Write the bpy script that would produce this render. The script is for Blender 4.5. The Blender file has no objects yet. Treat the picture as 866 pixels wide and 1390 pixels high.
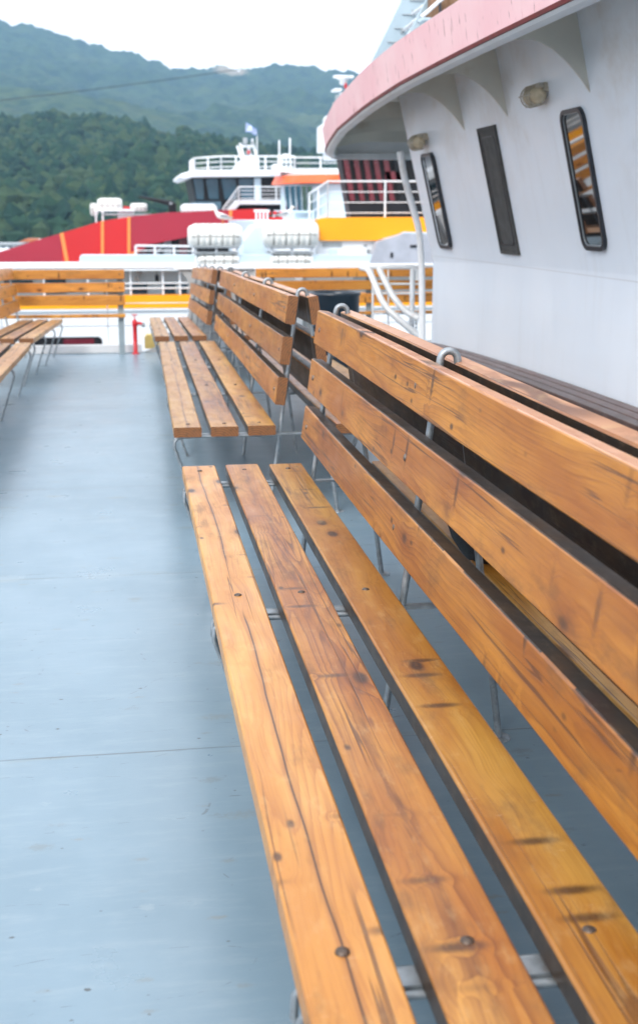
import bpy, bmesh, math, random
from mathutils import Vector, Matrix, noise
R = random.Random(11)
S = bpy.context.scene
COL = S.collection
rad = math.radians

# ------------------------------------------------------------------ camera model (design-time placement helper)
F, HZ, VX, CAMZ = 1700., 290., 168., 1.39
PIT = math.atan((695-HZ)/F)
PSI = math.atan((433-VX)*math.cos(PIT)/F)
FW = Vector((math.sin(PSI)*math.cos(PIT), math.cos(PSI)*math.cos(PIT), -math.sin(PIT)))
RT = Vector((math.cos(PSI), -math.sin(PSI), 0)); UP = RT.cross(FW)
CAM = Vector((0, 0, CAMZ))
def dz(y):                       # sheer of the deck: flat, then falling away aft
    if y < 5: return 0.
    if y < 10.5: return -0.003125*(y-5)**2
    return -0.003125*5.5**2-0.034375*(y-10.5)
def slope(y):
    return 0. if y < 5 else (-0.00625*(y-5) if y < 10.5 else -0.034375)
def P(px, py, Y):                # a point of the photograph at real distance Y -> (x, z)
    r = FW+RT*((px-433)/F)+UP*((695-py)/F)
    q = CAM+r*(Y/r.y)
    return q.x, q.z

# ------------------------------------------------------------------ mesh helpers
class MB:
    def __init__(s): s.v=[]; s.f=[]; s.m=[]; s.sm=[]
    def add(s, vs, fs, m=0, smooth=False):
        b=len(s.v); s.v += [tuple(v) for v in vs]
        for f in fs: s.f.append(tuple(b+i for i in f)); s.m.append(m); s.sm.append(smooth)
    def box(s, x0,x1,y0,y1,z0,z1, m=0):
        x0,x1=sorted((x0,x1)); y0,y1=sorted((y0,y1)); z0,z1=sorted((z0,z1))
        s.add([(x0,y0,z0),(x1,y0,z0),(x1,y1,z0),(x0,y1,z0),(x0,y0,z1),(x1,y0,z1),(x1,y1,z1),(x0,y1,z1)],
              [(0,3,2,1),(4,5,6,7),(0,1,5,4),(1,2,6,5),(2,3,7,6),(3,0,4,7)], m)
    def pbox(s, a, b, c, d, Y, dep, m=0):     # box seen between photo columns a..c, rows b..d at distance Y
        x0,z1=P(a,b,Y); x1,z0=P(c,d,Y)
        s.box(x0,x1,Y,Y+dep,z0,z1,m)
    def prism(s, pts, y0, y1, m=0):           # polygon in XZ, extruded along Y
        n=len(pts)
        ar=sum(pts[i][0]*pts[(i+1)%n][1]-pts[(i+1)%n][0]*pts[i][1] for i in range(n))
        if ar<0: pts=pts[::-1]
        vs=[(x,y0,z) for x,z in pts]+[(x,y1,z) for x,z in pts]
        s.add(vs,[tuple(range(n)),tuple(range(2*n-1,n-1,-1))]+[(i,n+i,n+(i+1)%n,(i+1)%n) for i in range(n)],m)
    def pprism(s, pp, Y, dep, m=0):
        s.prism([P(a,b,Y) for a,b in pp], Y, Y+dep, m)
    def tube(s, pts, r, n=8, m=0, r1=None):
        pts=[Vector(p) for p in pts]; k=len(pts); rings=[]; up=None
        for i,p in enumerate(pts):
            t=(pts[min(i+1,k-1)]-pts[max(i-1,0)]).normalized()
            if up is None:
                up=Vector((0,1,0)) if abs(t.y)<.9 else Vector((1,0,0))
            a=(up-t*up.dot(t)).normalized(); b=t.cross(a); up=a
            rr=r if r1 is None else r+(r1-r)*i/(k-1)
            rings.append([p+a*math.cos(2*math.pi*j/n)*rr+b*math.sin(2*math.pi*j/n)*rr for j in range(n)])
        vs=[v for ring in rings for v in ring]; fs=[]
        for i in range(k-1):
            for j in range(n):
                fs.append((i*n+j,i*n+(j+1)%n,(i+1)*n+(j+1)%n,(i+1)*n+j))
        s.add(vs,fs,m,True); s.add(rings[0],[tuple(range(n-1,-1,-1))],m); s.add(rings[-1],[tuple(range(n))],m)
    def lathe(s, prof, c=(0,0,0), ax='Z', n=24, m=0):   # prof: (radius, height)
        c=Vector(c); vs=[]; fs=[]
        for r,h in prof:
            for j in range(n):
                a=2*math.pi*j/n; u,v=r*math.cos(a),r*math.sin(a)
                vs.append(c+(Vector((u,v,h)) if ax=='Z' else Vector((h,u,v)) if ax=='X' else Vector((v,h,u))))
        for i in range(len(prof)-1):
            for j in range(n): fs.append((i*n+j,i*n+(j+1)%n,(i+1)*n+(j+1)%n,(i+1)*n+j))
        s.add(vs,fs,m,True)
        s.add(vs[:n],[tuple(range(n-1,-1,-1))],m); s.add(vs[-n:],[tuple(range(n))],m)
    def build(s, name, mats, parent=None, loc=(0,0,0), bevel=0, seg=2):
        me=bpy.data.meshes.new(name); me.from_pydata(s.v,[],s.f)
        if not isinstance(mats,(list,tuple)): mats=[mats]
        for m in mats: me.materials.append(m)
        me.polygons.foreach_set('material_index', s.m)
        me.polygons.foreach_set('use_smooth', s.sm); me.update()
        o=bpy.data.objects.new(name,me); COL.objects.link(o); o.location=loc
        if parent: o.parent=parent
        if bevel:
            b=o.modifiers.new('b','BEVEL'); b.width=bevel; b.segments=seg; b.limit_method='ANGLE'; b.angle_limit=rad(40)
        return o
def tag(o,label=None,cat=None,group=None,kind=None):
    if label: o['label']=label
    if cat: o['category']=cat
    if group: o['group']=group
    if kind: o['kind']=kind
    return o
def empty(name,loc=(0,0,0),label=None,cat=None,group=None):
    o=bpy.data.objects.new(name,None); COL.objects.link(o); o.location=loc; o.empty_display_size=.2
    return tag(o,label,cat,group)
def copy_tree(o,parent=None):
    kids=list(o.children)
    c=o.copy(); COL.objects.link(c); c.parent=parent
    for ch in kids: copy_tree(ch,c)
    return c
def arc(c,r,a0,a1,n,plane='XZ',o=0):
    out=[]
    for i in range(n+1):
        a=rad(a0+(a1-a0)*i/n)
        out.append((c[0]+r*math.cos(a),o,c[1]+r*math.sin(a)))
    return out
def smooth_path(pts,n=6):          # Catmull-Rom
    pts=[Vector(p) for p in pts]; out=[]
    for i in range(len(pts)-1):
        p0=pts[max(i-1,0)];p1=pts[i];p2=pts[i+1];p3=pts[min(i+2,len(pts)-1)]
        for k in range(n):
            t=k/n
            out.append(.5*((2*p1)+(p2-p0)*t+(2*p0-5*p1+4*p2-p3)*t*t+(3*p1-p0-3*p2+p3)*t**3))
    out.append(pts[-1]); return out

# ------------------------------------------------------------------ materials
class NT:
    def __init__(s,name):
        s.m=bpy.data.materials.new(name); s.m.use_nodes=True; s.t=s.m.node_tree
        s.b=s.t.nodes['Principled BSDF']; s.co=None
    def n(s,ty,**k):
        x=s.t.nodes.new(ty)
        for a,v in k.items(): setattr(x,a,v)
        return x
    def l(s,a,b): s.t.links.new(a,b)
    def put(s,sock,v):
        if isinstance(v,bpy.types.NodeSocket): s.l(v,sock)
        else: sock.default_value=v
    def obj(s):
        if not s.co: s.co=s.n('ShaderNodeTexCoord')
        return s.co.outputs['Object']
    def math(s,op,a,b=0.,c=0.,clamp=False):
        x=s.n('ShaderNodeMath',operation=op,use_clamp=clamp)
        s.put(x.inputs[0],a); s.put(x.inputs[1],b); s.put(x.inputs[2],c); return x.outputs[0]
    def vmul(s,v,sc):
        x=s.n('ShaderNodeVectorMath',operation='MULTIPLY'); s.put(x.inputs[0],v); s.put(x.inputs[1],sc); return x.outputs[0]
    def vadd(s,v,w):
        x=s.n('ShaderNodeVectorMath',operation='ADD'); s.put(x.inputs[0],v); s.put(x.inputs[1],w); return x.outputs[0]
    def noise(s,v,scale=1.,detail=3.,rough=.55,dist=0.):
        x=s.n('ShaderNodeTexNoise'); s.put(x.inputs['Vector'],v); x.inputs['Scale'].default_value=scale
        x.inputs['Detail'].default_value=detail; x.inputs['Roughness'].default_value=rough; x.inputs['Distortion'].default_value=dist
        return x.outputs['Fac']
    def step(s,v,a,b,lo=0.,hi=1.):
        x=s.n('ShaderNodeMapRange',interpolation_type='SMOOTHSTEP'); s.put(x.inputs['Value'],v)
        for i,q in zip(('From Min','From Max','To Min','To Max'),(a,b,lo,hi)): x.inputs[i].default_value=q
        return x.outputs[0]
    def mix(s,f,a,b,mode='MIX'):
        x=s.n('ShaderNodeMix',data_type='RGBA',blend_type=mode); s.put(x.inputs[0],f)
        s.put(x.inputs[6],(*a,1) if isinstance(a,tuple) and len(a)==3 else a)
        s.put(x.inputs[7],(*b,1) if isinstance(b,tuple) and len(b)==3 else b); return x.outputs[2]
    def bump(s,h,st=.2,d=.01):
        x=s.n('ShaderNodeBump'); x.inputs['Strength'].default_value=st; x.inputs['Distance'].default_value=d
        s.put(x.inputs['Height'],h); s.l(x.outputs[0],s.b.inputs['Normal'])
    def set(s,**k):
        for a,v in k.items(): s.put(s.b.inputs[a.replace('_',' ')], (*v,1) if isinstance(v,tuple) and len(v)==3 else v)
        return s.m
def srgb(r,g,b):
    f=lambda c:(c/255/12.92) if c<=10.31 else (((c/255)+.055)/1.055)**2.4
    return (f(r),f(g),f(b))

def paint(name,col,rough=.4,var=.12,scale=3.,dirt=None,dirtamt=.3,metal=0.,bump=.0,streak=False):
    t=NT(name); o=t.obj()
    n=t.noise(o,scale,4.)
    c=t.mix(t.step(n,.3,.7),tuple(x*(1-var) for x in col),tuple(min(1,x*(1+var*.6)) for x in col))
    if dirt:
        v=t.vmul(o,(6.,6.,.8) if streak else (1.,1.,1.))
        d=t.noise(v,scale*1.3,6.,.65)
        c=t.mix(t.math('MULTIPLY',t.step(d,.55,.75),dirtamt),c,dirt)
    r=t.math('ADD',t.math('MULTIPLY',t.noise(o,scale*4,3.),.25),rough-.12)
    if bump: t.bump(t.noise(o,scale*6,3.),bump,.004)
    return t.set(Base_Color=c,Roughness=r,Metallic=metal)

def wood(name,light,mid,dark,grimy=0.,pale=0.,fig=1.,split=False):
    t=NT(name); o=t.obj()
    oi=t.n('ShaderNodeObjectInfo'); rnd=oi.outputs['Random']
    cx=t.n('ShaderNodeCombineXYZ'); t.l(t.math('MULTIPLY',rnd,31.7),cx.inputs[0]); t.l(t.math('MULTIPLY',rnd,97.3),cx.inputs[1]); t.l(t.math('MULTIPLY',rnd,13.1),cx.inputs[2])
    v=t.vadd(o,cx.outputs[0])
    # oval knots: voronoi cells, only some of them carry a knot
    def knots(sc,thr,r0,r1,off):
        vo=t.n('ShaderNodeTexVoronoi'); t.l(t.vadd(t.vmul(v,sc),off),vo.inputs['Vector']); vo.inputs['Scale'].default_value=1; vo.inputs['Randomness'].default_value=.9
        sp=t.n('ShaderNodeSeparateColor'); t.l(vo.outputs['Color'],sp.inputs[0])
        has=t.math('GREATER_THAN',sp.outputs[0],thr)
        core=t.math('MULTIPLY',t.step(vo.outputs['Distance'],r1,r0),has)
        halo=t.math('MULTIPLY',t.step(vo.outputs['Distance'],.62,r0),has)
        return core,halo
    k1,h1=knots((9.,4.2,.6),.62,.08,.19,(0,0,0))
    k2,h2=knots((6.,20.,.6),.84,.08,.36,(3.3,1.7,0))
    k3,h3=knots((30.,14.,.6),.94,.10,.3,(8.3,5.7,0))
    halo=t.math('MAXIMUM',h1,t.math('MULTIPLY',h2,.5))
    # grain bends round the knots
    sep=t.n('ShaderNodeSeparateXYZ'); t.l(v,sep.inputs[0])
    warp=t.math('MULTIPLY',t.noise(t.vmul(v,(3.,1.1,1.)),1.,2.),.12)
    xx=t.math('ADD',t.math('ADD',sep.outputs[0],warp),t.math('MULTIPLY',halo,.022))
    cv=t.n('ShaderNodeCombineXYZ'); t.l(xx,cv.inputs[0]); t.l(t.math('MULTIPLY',sep.outputs[1],.05),cv.inputs[1]); t.l(t.math('MULTIPLY',sep.outputs[2],.35),cv.inputs[2])
    # growth rings cut lengthwise: contour lines of a stretched field, bent round the knots
    fld=t.noise(t.vmul(v,(6.5,.26,1.2)),1.,1.,.4)
    fld=t.math('ADD',fld,t.math('MULTIPLY',t.noise(t.vmul(v,(22.,4.,3.)),1.,2.),.022))
    fld=t.math('ADD',fld,t.math('MULTIPLY',halo,.034))
    saw=t.math('FRACT',t.math('MULTIPLY',fld,30.))
    band=t.math('POWER',t.math('MULTIPLY',saw,t.step(saw,.90,1.,1.,0.)),2.6)
    bandamt=t.step(t.noise(t.vmul(v,(5.,.9,1.)),1.,3.),.50-.14*fig,.72-.12*fig,.06,.40+.5*fig)
    fine=t.noise(t.vmul(cv.outputs[0],(260.,60.,60.)),1.,3.,.6)
    broad=t.noise(t.vmul(v,(9.,1.3,2.)),1.,4.)
    c=t.mix(t.step(broad,.34,.64),light,mid)
    c=t.mix(t.math('MULTIPLY',band,bandamt),c,dark)
    c=t.mix(t.step(fine,.42,.75,0.,.42),c,dark)
    # plank to plank difference
    hs=t.n('ShaderNodeHueSaturation'); t.l(c,hs.inputs['Color']); t.l(t.step(rnd,0,1,.82,1.12),hs.inputs['Value']); t.l(t.math('ADD',t.math('MULTIPLY',t.math('FRACT',t.math('MULTIPLY',rnd,7.3)),.007),.4945),hs.inputs['Hue'])
    c=hs.outputs[0]
    # reddish heart round knots, dark core, cracks
    c=t.mix(t.math('MULTIPLY',t.math('POWER',halo,2.),.45),c,tuple(x*y for x,y in zip(dark,(.9,.7,.55))))
    kd=t.math('MAXIMUM',t.math('MAXIMUM',k1,t.math('MULTIPLY',k2,.85)),t.math('MULTIPLY',k3,.9))
    kn=t.step(t.noise(t.vmul(v,(160.,160.,40.)),1.,2.),.2,.5,.6,1.)
    c=t.mix(t.math('MULTIPLY',kd,t.math('MULTIPLY',kn,.95)),c,(.030,.012,.006))
    # long drying crack
    cr=t.noise(t.vmul(v,(26.,.42,1.)),1.,3.,.5)
    crl=t.step(t.math('ABSOLUTE',t.math('SUBTRACT',cr,.5)),.006,.016,1.,0.)
    cra=t.math('MULTIPLY',crl,t.step(t.noise(t.vmul(v,(5.,.8,1.)),1.,1.),.50,.57))
    c=t.mix(t.math('MULTIPLY',cra,.75),c,(.07,.025,.012))
    if fig>1.2:      # dark flame figure down the middle of the plank
        fx=t.math('ADD',t.n('ShaderNodeSeparateXYZ').outputs[0],0.)
        se=[q for q in t.t.nodes if q.bl_idname=='ShaderNodeSeparateXYZ'][-1]; t.l(o,se.inputs[0])
        wob=t.math('MULTIPLY',t.math('SUBTRACT',t.noise(t.vmul(v,(1.,2.2,1.)),1.,2.),.5),.09)
        dd=t.math('ABSOLUTE',t.math('ADD',se.outputs[0],wob))
        core=t.step(t.math('ADD',dd,t.math('MULTIPLY',t.noise(t.vmul(v,(60.,5.,1.)),1.,4.,.7),.034)),.014,.036,1.,0.)
        core=t.math('MULTIPLY',core,t.step(t.noise(t.vmul(v,(80.,6.,1.)),1.,4.,.7),.40,.62,.25,1.))
        c=t.mix(t.math('MULTIPLY',core,.72),c,(.085,.026,.012))
    if split:        # one long drying split wandering along the plank
        se=t.n('ShaderNodeSeparateXYZ'); t.l(o,se.inputs[0])
        wob=t.math('MULTIPLY',t.math('SUBTRACT',t.noise(t.vmul(v,(.4,1.0,1.)),1.,3.),.5),.040)
        dd=t.math('ABSOLUTE',t.math('ADD',se.outputs[0],wob))
        spl=t.step(dd,.0008,.0026,1.,0.); halo2=t.step(dd,.0,.013,.45,0.)
        gate=t.step(t.noise(t.vmul(v,(.3,1.3,1.)),1.,2.),.36,.44)
        c=t.mix(t.math('MULTIPLY',halo2,gate),c,(.22,.07,.018)); c=t.mix(t.math('MULTIPLY',spl,t.math('MULTIPLY',gate,.9)),c,(.035,.013,.007))
    # weather stains
    st=t.noise(t.vmul(v,(14.,5.,8.)),1.,6.,.65)
    c=t.mix(t.step(st,.52,.74,0.,.48+grimy*.4),c,(.095,.050,.026))
    if pale:
        pl=t.noise(t.vmul(v,(20.,8.,8.)),1.3,5.,.7)
        c=t.mix(t.step(pl,.52,.74,0.,pale),c,(.62,.43,.19))
        sc=t.noise(t.vmul(v,(30.,240.,1.)),1.,2.)
        c=t.mix(t.step(sc,.70,.78,0.,.35*pale+.1),c,(.75,.6,.45))
    if grimy:
        g=t.noise(t.vmul(v,(12.,9.,12.)),1.,5.,.6)
        c=t.mix(t.step(g,.3,.62,grimy*.3,grimy),c,(.030,.028,.027))
        g2=t.noise(t.vmul(v,(60.,28.,60.)),1.,4.,.65); c=t.mix(t.step(g2,.5,.72,0.,.5),c,(.15,.105,.07))
    hgt=t.math('ADD',t.math('MULTIPLY',fine,.5),t.math('MULTIPLY',cra,-1.2))
    hgt=t.math('ADD',hgt,t.math('MULTIPLY',kd,-.5))
    t.bump(hgt,.35,.0012)
    r=t.math('ADD',t.math('MULTIPLY',st,.34),.20)
    t.set(Base_Color=c,Roughness=r); t.b.inputs['Specular IOR Level'].default_value=.42
    return t.m
W_BACK=wood('wood_back',(.54,.232,.026),(.36,.122,.009),(.15,.032,.004),fig=.8)
W_SEAT=wood('wood_seat',(.52,.262,.048),(.37,.137,.015),(.17,.044,.006),pale=.20,fig=.5)
W_SEAT1=wood('wood_seat_split',(.52,.285,.070),(.42,.190,.030),(.21,.062,.010),pale=.22,fig=.4,split=True)
W_SEAT2=wood('wood_seat_figured',(.50,.240,.042),(.34,.122,.013),(.13,.032,.006),pale=.22,fig=1.3)
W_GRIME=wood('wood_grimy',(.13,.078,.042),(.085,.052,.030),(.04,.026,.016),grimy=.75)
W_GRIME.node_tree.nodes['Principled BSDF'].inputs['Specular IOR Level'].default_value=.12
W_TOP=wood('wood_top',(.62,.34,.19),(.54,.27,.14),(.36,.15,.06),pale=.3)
W_YEL=wood('wood_yellow',(.66,.31,.055),(.56,.23,.035),(.33,.10,.015))
W_DARK=wood('wood_dark',(.115,.050,.032),(.080,.033,.022),(.035,.016,.012),grimy=.2)
def endwood():
    t=NT('wood_end'); o=t.obj()
    w=t.n('ShaderNodeTexWave',wave_type='RINGS',rings_direction='Y'); t.l(t.vadd(o,(.03,0,.06)),w.inputs['Vector']); w.inputs['Scale'].default_value=28; w.inputs['Distortion'].default_value=1.5
    c=t.mix(w.outputs['Fac'],(.25,.10,.03),(.14,.05,.016))
    c=t.mix(t.step(t.noise(o,60.,4.),.5,.7,0,.5),c,(.05,.028,.014))
    return t.set(Base_Color=c,Roughness=.6)
W_END=endwood()
GALV=paint('galvanised',(.29,.32,.34),.38,.25,30.,(.18,.12,.08),.5,metal=.55)
BOLT=paint('bolt_dark',(.10,.075,.06),.45,.3,60.,metal=.6)
BOLTS=paint('bolt_steel',(.16,.13,.11),.4,.3,60.,metal=.7)
WHITE=paint('white_paint',(.74,.77,.80),.38,.05,2.,(.45,.42,.36),.25,streak=True)
WHITEC=paint('white_clean',(.80,.83,.86),.4,.04,1.)
WPIPE=paint('white_pipe',(.80,.81,.82),.35,.08,6.,(.35,.25,.17),.4)
BLUEW=paint('blue_white',(.55,.68,.76),.45,.06,1.)
YELLOW=paint('yellow_paint',(1.,.37,.0),.45,.05,.6)
ORANGE=paint('orange_paint',(.85,.13,.03),.45,.06,.8)
REDP=paint('red_bright',(.56,.008,.010),.5,.06,.5)
CRIM=paint('crimson',(.36,.012,.034),.5,.06,.5)
STRIPE=paint('orange_stripe',(.92,.26,.06),.5,.03,.5)
BLACK=paint('black_glass',(.010,.011,.014),.45,.2,2.)
BLACK.node_tree.nodes['Principled BSDF'].inputs['Specular IOR Level'].default_value=.25
BLUEG=paint('blue_glass',(.035,.09,.13),.15,.2,1.)
BURG=paint('burgundy',(.13,.012,.022),.25,.2,1.)
GREY=paint('grey_paint',(.30,.33,.35),.45,.1,3.)
POSTG=paint('post_grey',(.27,.33,.36),.45,.1,5.,(.15,.13,.12),.3)
DRUM=paint('drum_blue',(.016,.030,.046),.35,.2,5.,(.10,.08,.07),.3)
REDV=paint('valve_red',(.55,.012,.02),.35,.15,14.,(.2,.05,.03),.3)
BLACKP=paint('black_cloth',(.012,.012,.014),.75,.3,30.,bump=.5)
RUBBER=paint('rubber',(.018,.022,.03),.4,.2,20.)
def deckmat():
    t=NT('deck_paint'); o=t.obj()
    sep=t.n('ShaderNodeSeparateXYZ'); t.l(o,sep.inputs[0]); X,Yc=sep.outputs[0],sep.outputs[1]
    n=t.noise(t.vmul(o,(1.,.6,1.)),1.5,5.,.6)
    c=t.mix(t.step(n,.3,.7),(.152,.232,.288),(.190,.275,.335))
    # worn lighter veil and fine speckle
    c=t.mix(t.step(t.noise(t.vmul(o,(3.,14.,1.)),1.6,7.,.7),.45,.75,0,.28),c,(.29,.36,.40))
    # weld seams every 1.7 m, with a little dirt along
    wob=t.math('MULTIPLY',t.noise(t.vmul(o,(2.,2.,1.)),1.,3.),.012)
    fr=t.math('FRACT',t.math('DIVIDE',t.math('ADD',t.math('ADD',Yc,wob),1.125),1.70))
    d=t.math('MULTIPLY',t.math('ABSOLUTE',t.math('SUBTRACT',fr,.5)),1.70)
    seam=t.step(d,.0022,.006,1.,0.)
    sd=t.math('MULTIPLY',t.step(d,.0,.06,1.,0.),t.step(t.noise(t.vmul(o,(5.,30.,1.)),1.,4.),.5,.75))
    c=t.mix(t.math('MULTIPLY',sd,.5),c,(.22,.24,.20))
    c=t.mix(t.math('MULTIPLY',seam,t.step(t.noise(t.vmul(o,(3.,3.,1.)),1.,3.),.35,.7,.25,.75)),c,(.09,.11,.12))
    # scuffs
    def spots(sc,thr,r,col,amt,off=(0,0,0)):
        nonlocal c
        vo=t.n('ShaderNodeTexVoronoi'); t.l(t.vadd(t.vmul(o,sc),off),vo.inputs['Vector']); vo.inputs['Scale'].default_value=1.
        s2=t.n('ShaderNodeSeparateColor'); t.l(vo.outputs['Color'],s2.inputs[0])
        wb=t.math('ADD',vo.outputs['Distance'],t.math('MULTIPLY',t.math('SUBTRACT',t.noise(o,70.,4.,.7),.5),.42))
        m=t.math('MULTIPLY',t.step(wb,r*.3,r,1.,0.),t.math('GREATER_THAN',s2.outputs[0],thr))
        c=t.mix(t.math('MULTIPLY',m,amt),c,col); return m
    spots((5.,9.,1.),.80,.20,(.15,.18,.18),.55); spots((3.1,7.3,1.),.86,.24,(.19,.19,.15),.4,(2.2,8.1,0)); spots((2.3,4.9,1.),.80,.34,(.25,.32,.36),.5,(6.2,3.1,0)); spots((44.,52.,1.),.965,.24,(.06,.07,.07),.6,(1.2,6.1,0))
    spots((11.,24.,1.),.88,.26,(.18,.20,.19),.5,(3,7,0))
    spots((26.,30.,1.),.975,.22,(.04,.045,.045),.85,(1,2,0))
    spots((7.,20.,1.),.93,.22,(.20,.17,.10),.4,(9,4,0))
    spots((9.,11.,1.),.85,.2,(.30,.36,.39),.3,(5,1,0))
    # a few long thin scratches
    rot=t.n('ShaderNodeMapping'); t.l(o,rot.inputs['Vector']); rot.inputs['Rotation'].default_value=(0,0,rad(-28)); rot.inputs['Scale'].default_value=(1.3,3.,1)
    sn=t.noise(rot.outputs[0],1.1,1.,.3)
    sc=t.math('MULTIPLY',t.step(t.math('ABSOLUTE',t.math('SUBTRACT',sn,.5)),.0008,.0022,1.,0.),t.step(t.noise(t.vmul(o,(30.,30.,1.)),1.,3.),.5,.62))
    c=t.mix(t.math('MULTIPLY',sc,.6),c,(.09,.11,.12))
    und=t.noise(t.vmul(o,(.5,1.8,1.)),1.,2.)
    fine=t.noise(o,120.,4.,.6)
    h=t.math('ADD',t.math('MULTIPLY',und,1.),t.math('MULTIPLY',fine,.012))
    h=t.math('ADD',h,t.math('MULTIPLY',seam,.04))
    t.bump(h,.5,.022)
    r=t.math('ADD',t.math('MULTIPLY',t.noise(t.vmul(o,(4.,4.,1.)),1.,5.,.65),.22),.20)
    t.set(Base_Color=c,Roughness=r); t.b.inputs['Specular IOR Level'].default_value=.6
    return t.m
DECK=deckmat()
def wallmat():
    t=NT('wall_white'); o=t.obj()
    n=t.noise(t.vmul(o,(1,.7,.5)),2.,4.)
    c=t.mix(t.step(n,.3,.7),(.74,.80,.87),(.79,.84,.90))
    s=t.noise(t.vmul(o,(5.,7.,.5)),1.5,6.,.6)
    c=t.mix(t.step(s,.5,.8,0,.22),c,(.62,.61,.60))
    sep=t.n('ShaderNodeSeparateXYZ'); t.l(o,sep.inputs[0])
    seam=t.step(t.math('ABSOLUTE',t.math('SUBTRACT',sep.outputs[2],1.055)),.002,.006,1.,0.)
    c=t.mix(t.math('MULTIPLY',seam,.35),c,(.45,.45,.45))
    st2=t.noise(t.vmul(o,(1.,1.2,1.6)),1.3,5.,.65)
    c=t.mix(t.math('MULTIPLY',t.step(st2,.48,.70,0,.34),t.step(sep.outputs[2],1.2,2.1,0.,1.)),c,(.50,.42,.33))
    und=t.noise(t.vmul(o,(.5,2.2,.9)),1.,2.)
    t.bump(t.math('ADD',und,t.math('MULTIPLY',t.noise(o,30.,3.),.03)),.35,.03)
    return t.set(Base_Color=c,Roughness=t.math('ADD',t.math('MULTIPLY',s,.2),.24))
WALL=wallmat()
def fasciamat():
    t=NT('fascia_pink'); o=t.obj()
    n=t.noise(o,2.,5.)
    c=t.mix(t.step(n,.3,.7),(.83,.48,.495),(.87,.57,.57))
    s=t.noise(t.vmul(o,(18.,18.,1.2)),1.2,5.,.6)
    c=t.mix(t.step(s,.60,.74,0,.5),c,(.62,.22,.24))
    s2=t.noise(t.vmul(o,(34.,30.,4.)),1.1,3.,.6)
    c=t.mix(t.step(s2,.64,.70,0,.85),c,(.22,.05,.05))
    return t.set(Base_Color=c,Roughness=.5)
FASC=fasciamat()
REDL=paint('edge_red',(.20,.02,.02),.5,.2,8.)
CEIL=paint('ceiling_paint',(.64,.62,.55),.55,.14,1.8,(.40,.28,.17),.6)
RIM=paint('rim_paint',(.70,.71,.72),.45,.08,3.,(.45,.42,.38),.35)
LAMPG=paint('lamp_glass',(.62,.52,.36),.2,.2,20.)
LAMPB=paint('lamp_body',(.42,.38,.30),.5,.3,20.,(.16,.12,.08),.6)
FRPW=paint('raft_shell',(.78,.79,.76),.35,.05,3.,(.5,.48,.42),.35)
STRAP=paint('strap_grey',(.28,.27,.25),.6,.1,10.)
TARP=paint('tarp_brown',(.24,.14,.08),.7,.25,6.)
LATT=paint('lattice_blue',(.36,.46,.52),.45,.08,3.,(.30,.26,.24),.35)
MESH=paint('window_cover',(.060,.060,.058),.7,.3,14.,bump=.3)
FLAGB=paint('flag_blue',(.05,.18,.50),.8); FLAGW=paint('flag_white',(.8,.8,.82),.8)
GULLW=paint('gull_white',(.78,.78,.76),.8,.04); GULLG=paint('gull_grey',(.28,.30,.33),.8,.08); BEAK=paint('beak',(.75,.33,.03),.5)
glass=NT('window_glass'); WG=glass.set(Base_Color=(.010,.012,.014),Roughness=.03); glass.b.inputs['Specular IOR Level'].default_value=1.0; glass.b.inputs['IOR'].default_value=1.9

# ------------------------------------------------------------------ setting: sea, deck
def seamat():
    t=NT('sea_water'); o=t.obj(); t.bump(t.noise(t.vmul(o,(1,1,1)),.8,5.),.6,.3)
    return t.set(Base_Color=(.02,.07,.09),Roughness=.12)
mb=MB(); mb.add([(-2500,-900,-7),(2500,-900,-7),(2500,2900,-7),(-2500,2900,-7)],[(0,1,2,3)])
tag(mb.build('sea',seamat()),kind='structure')
YR=15.6                                                    # the aft bulwark
mb=MB(); ys=[-5+.25*i for i in range(84)]; ys=[y for y in ys if y<YR+.2]+[YR+.2]
xs=[-8,-4,-2,0,2,4,8]
vs=[(x,y,dz(y)) for y in ys for x in xs]; k=len(xs)
mb.add(vs,[(j*k+i,j*k+i+1,(j+1)*k+i+1,(j+1)*k+i) for j in range(len(ys)-1) for i in range(k-1)],0,True)
e=dz(YR+.2)
mb.add([(-8,YR+.2,e),(8,YR+.2,e),(8,YR+.2,-7.1),(-8,YR+.2,-7.1),(-8,-5,-7.1),(-8,-5,0)],[(1,0,3,2),(0,5,4,3)])
tag(mb.build('deck',DECK),kind='structure')

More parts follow.
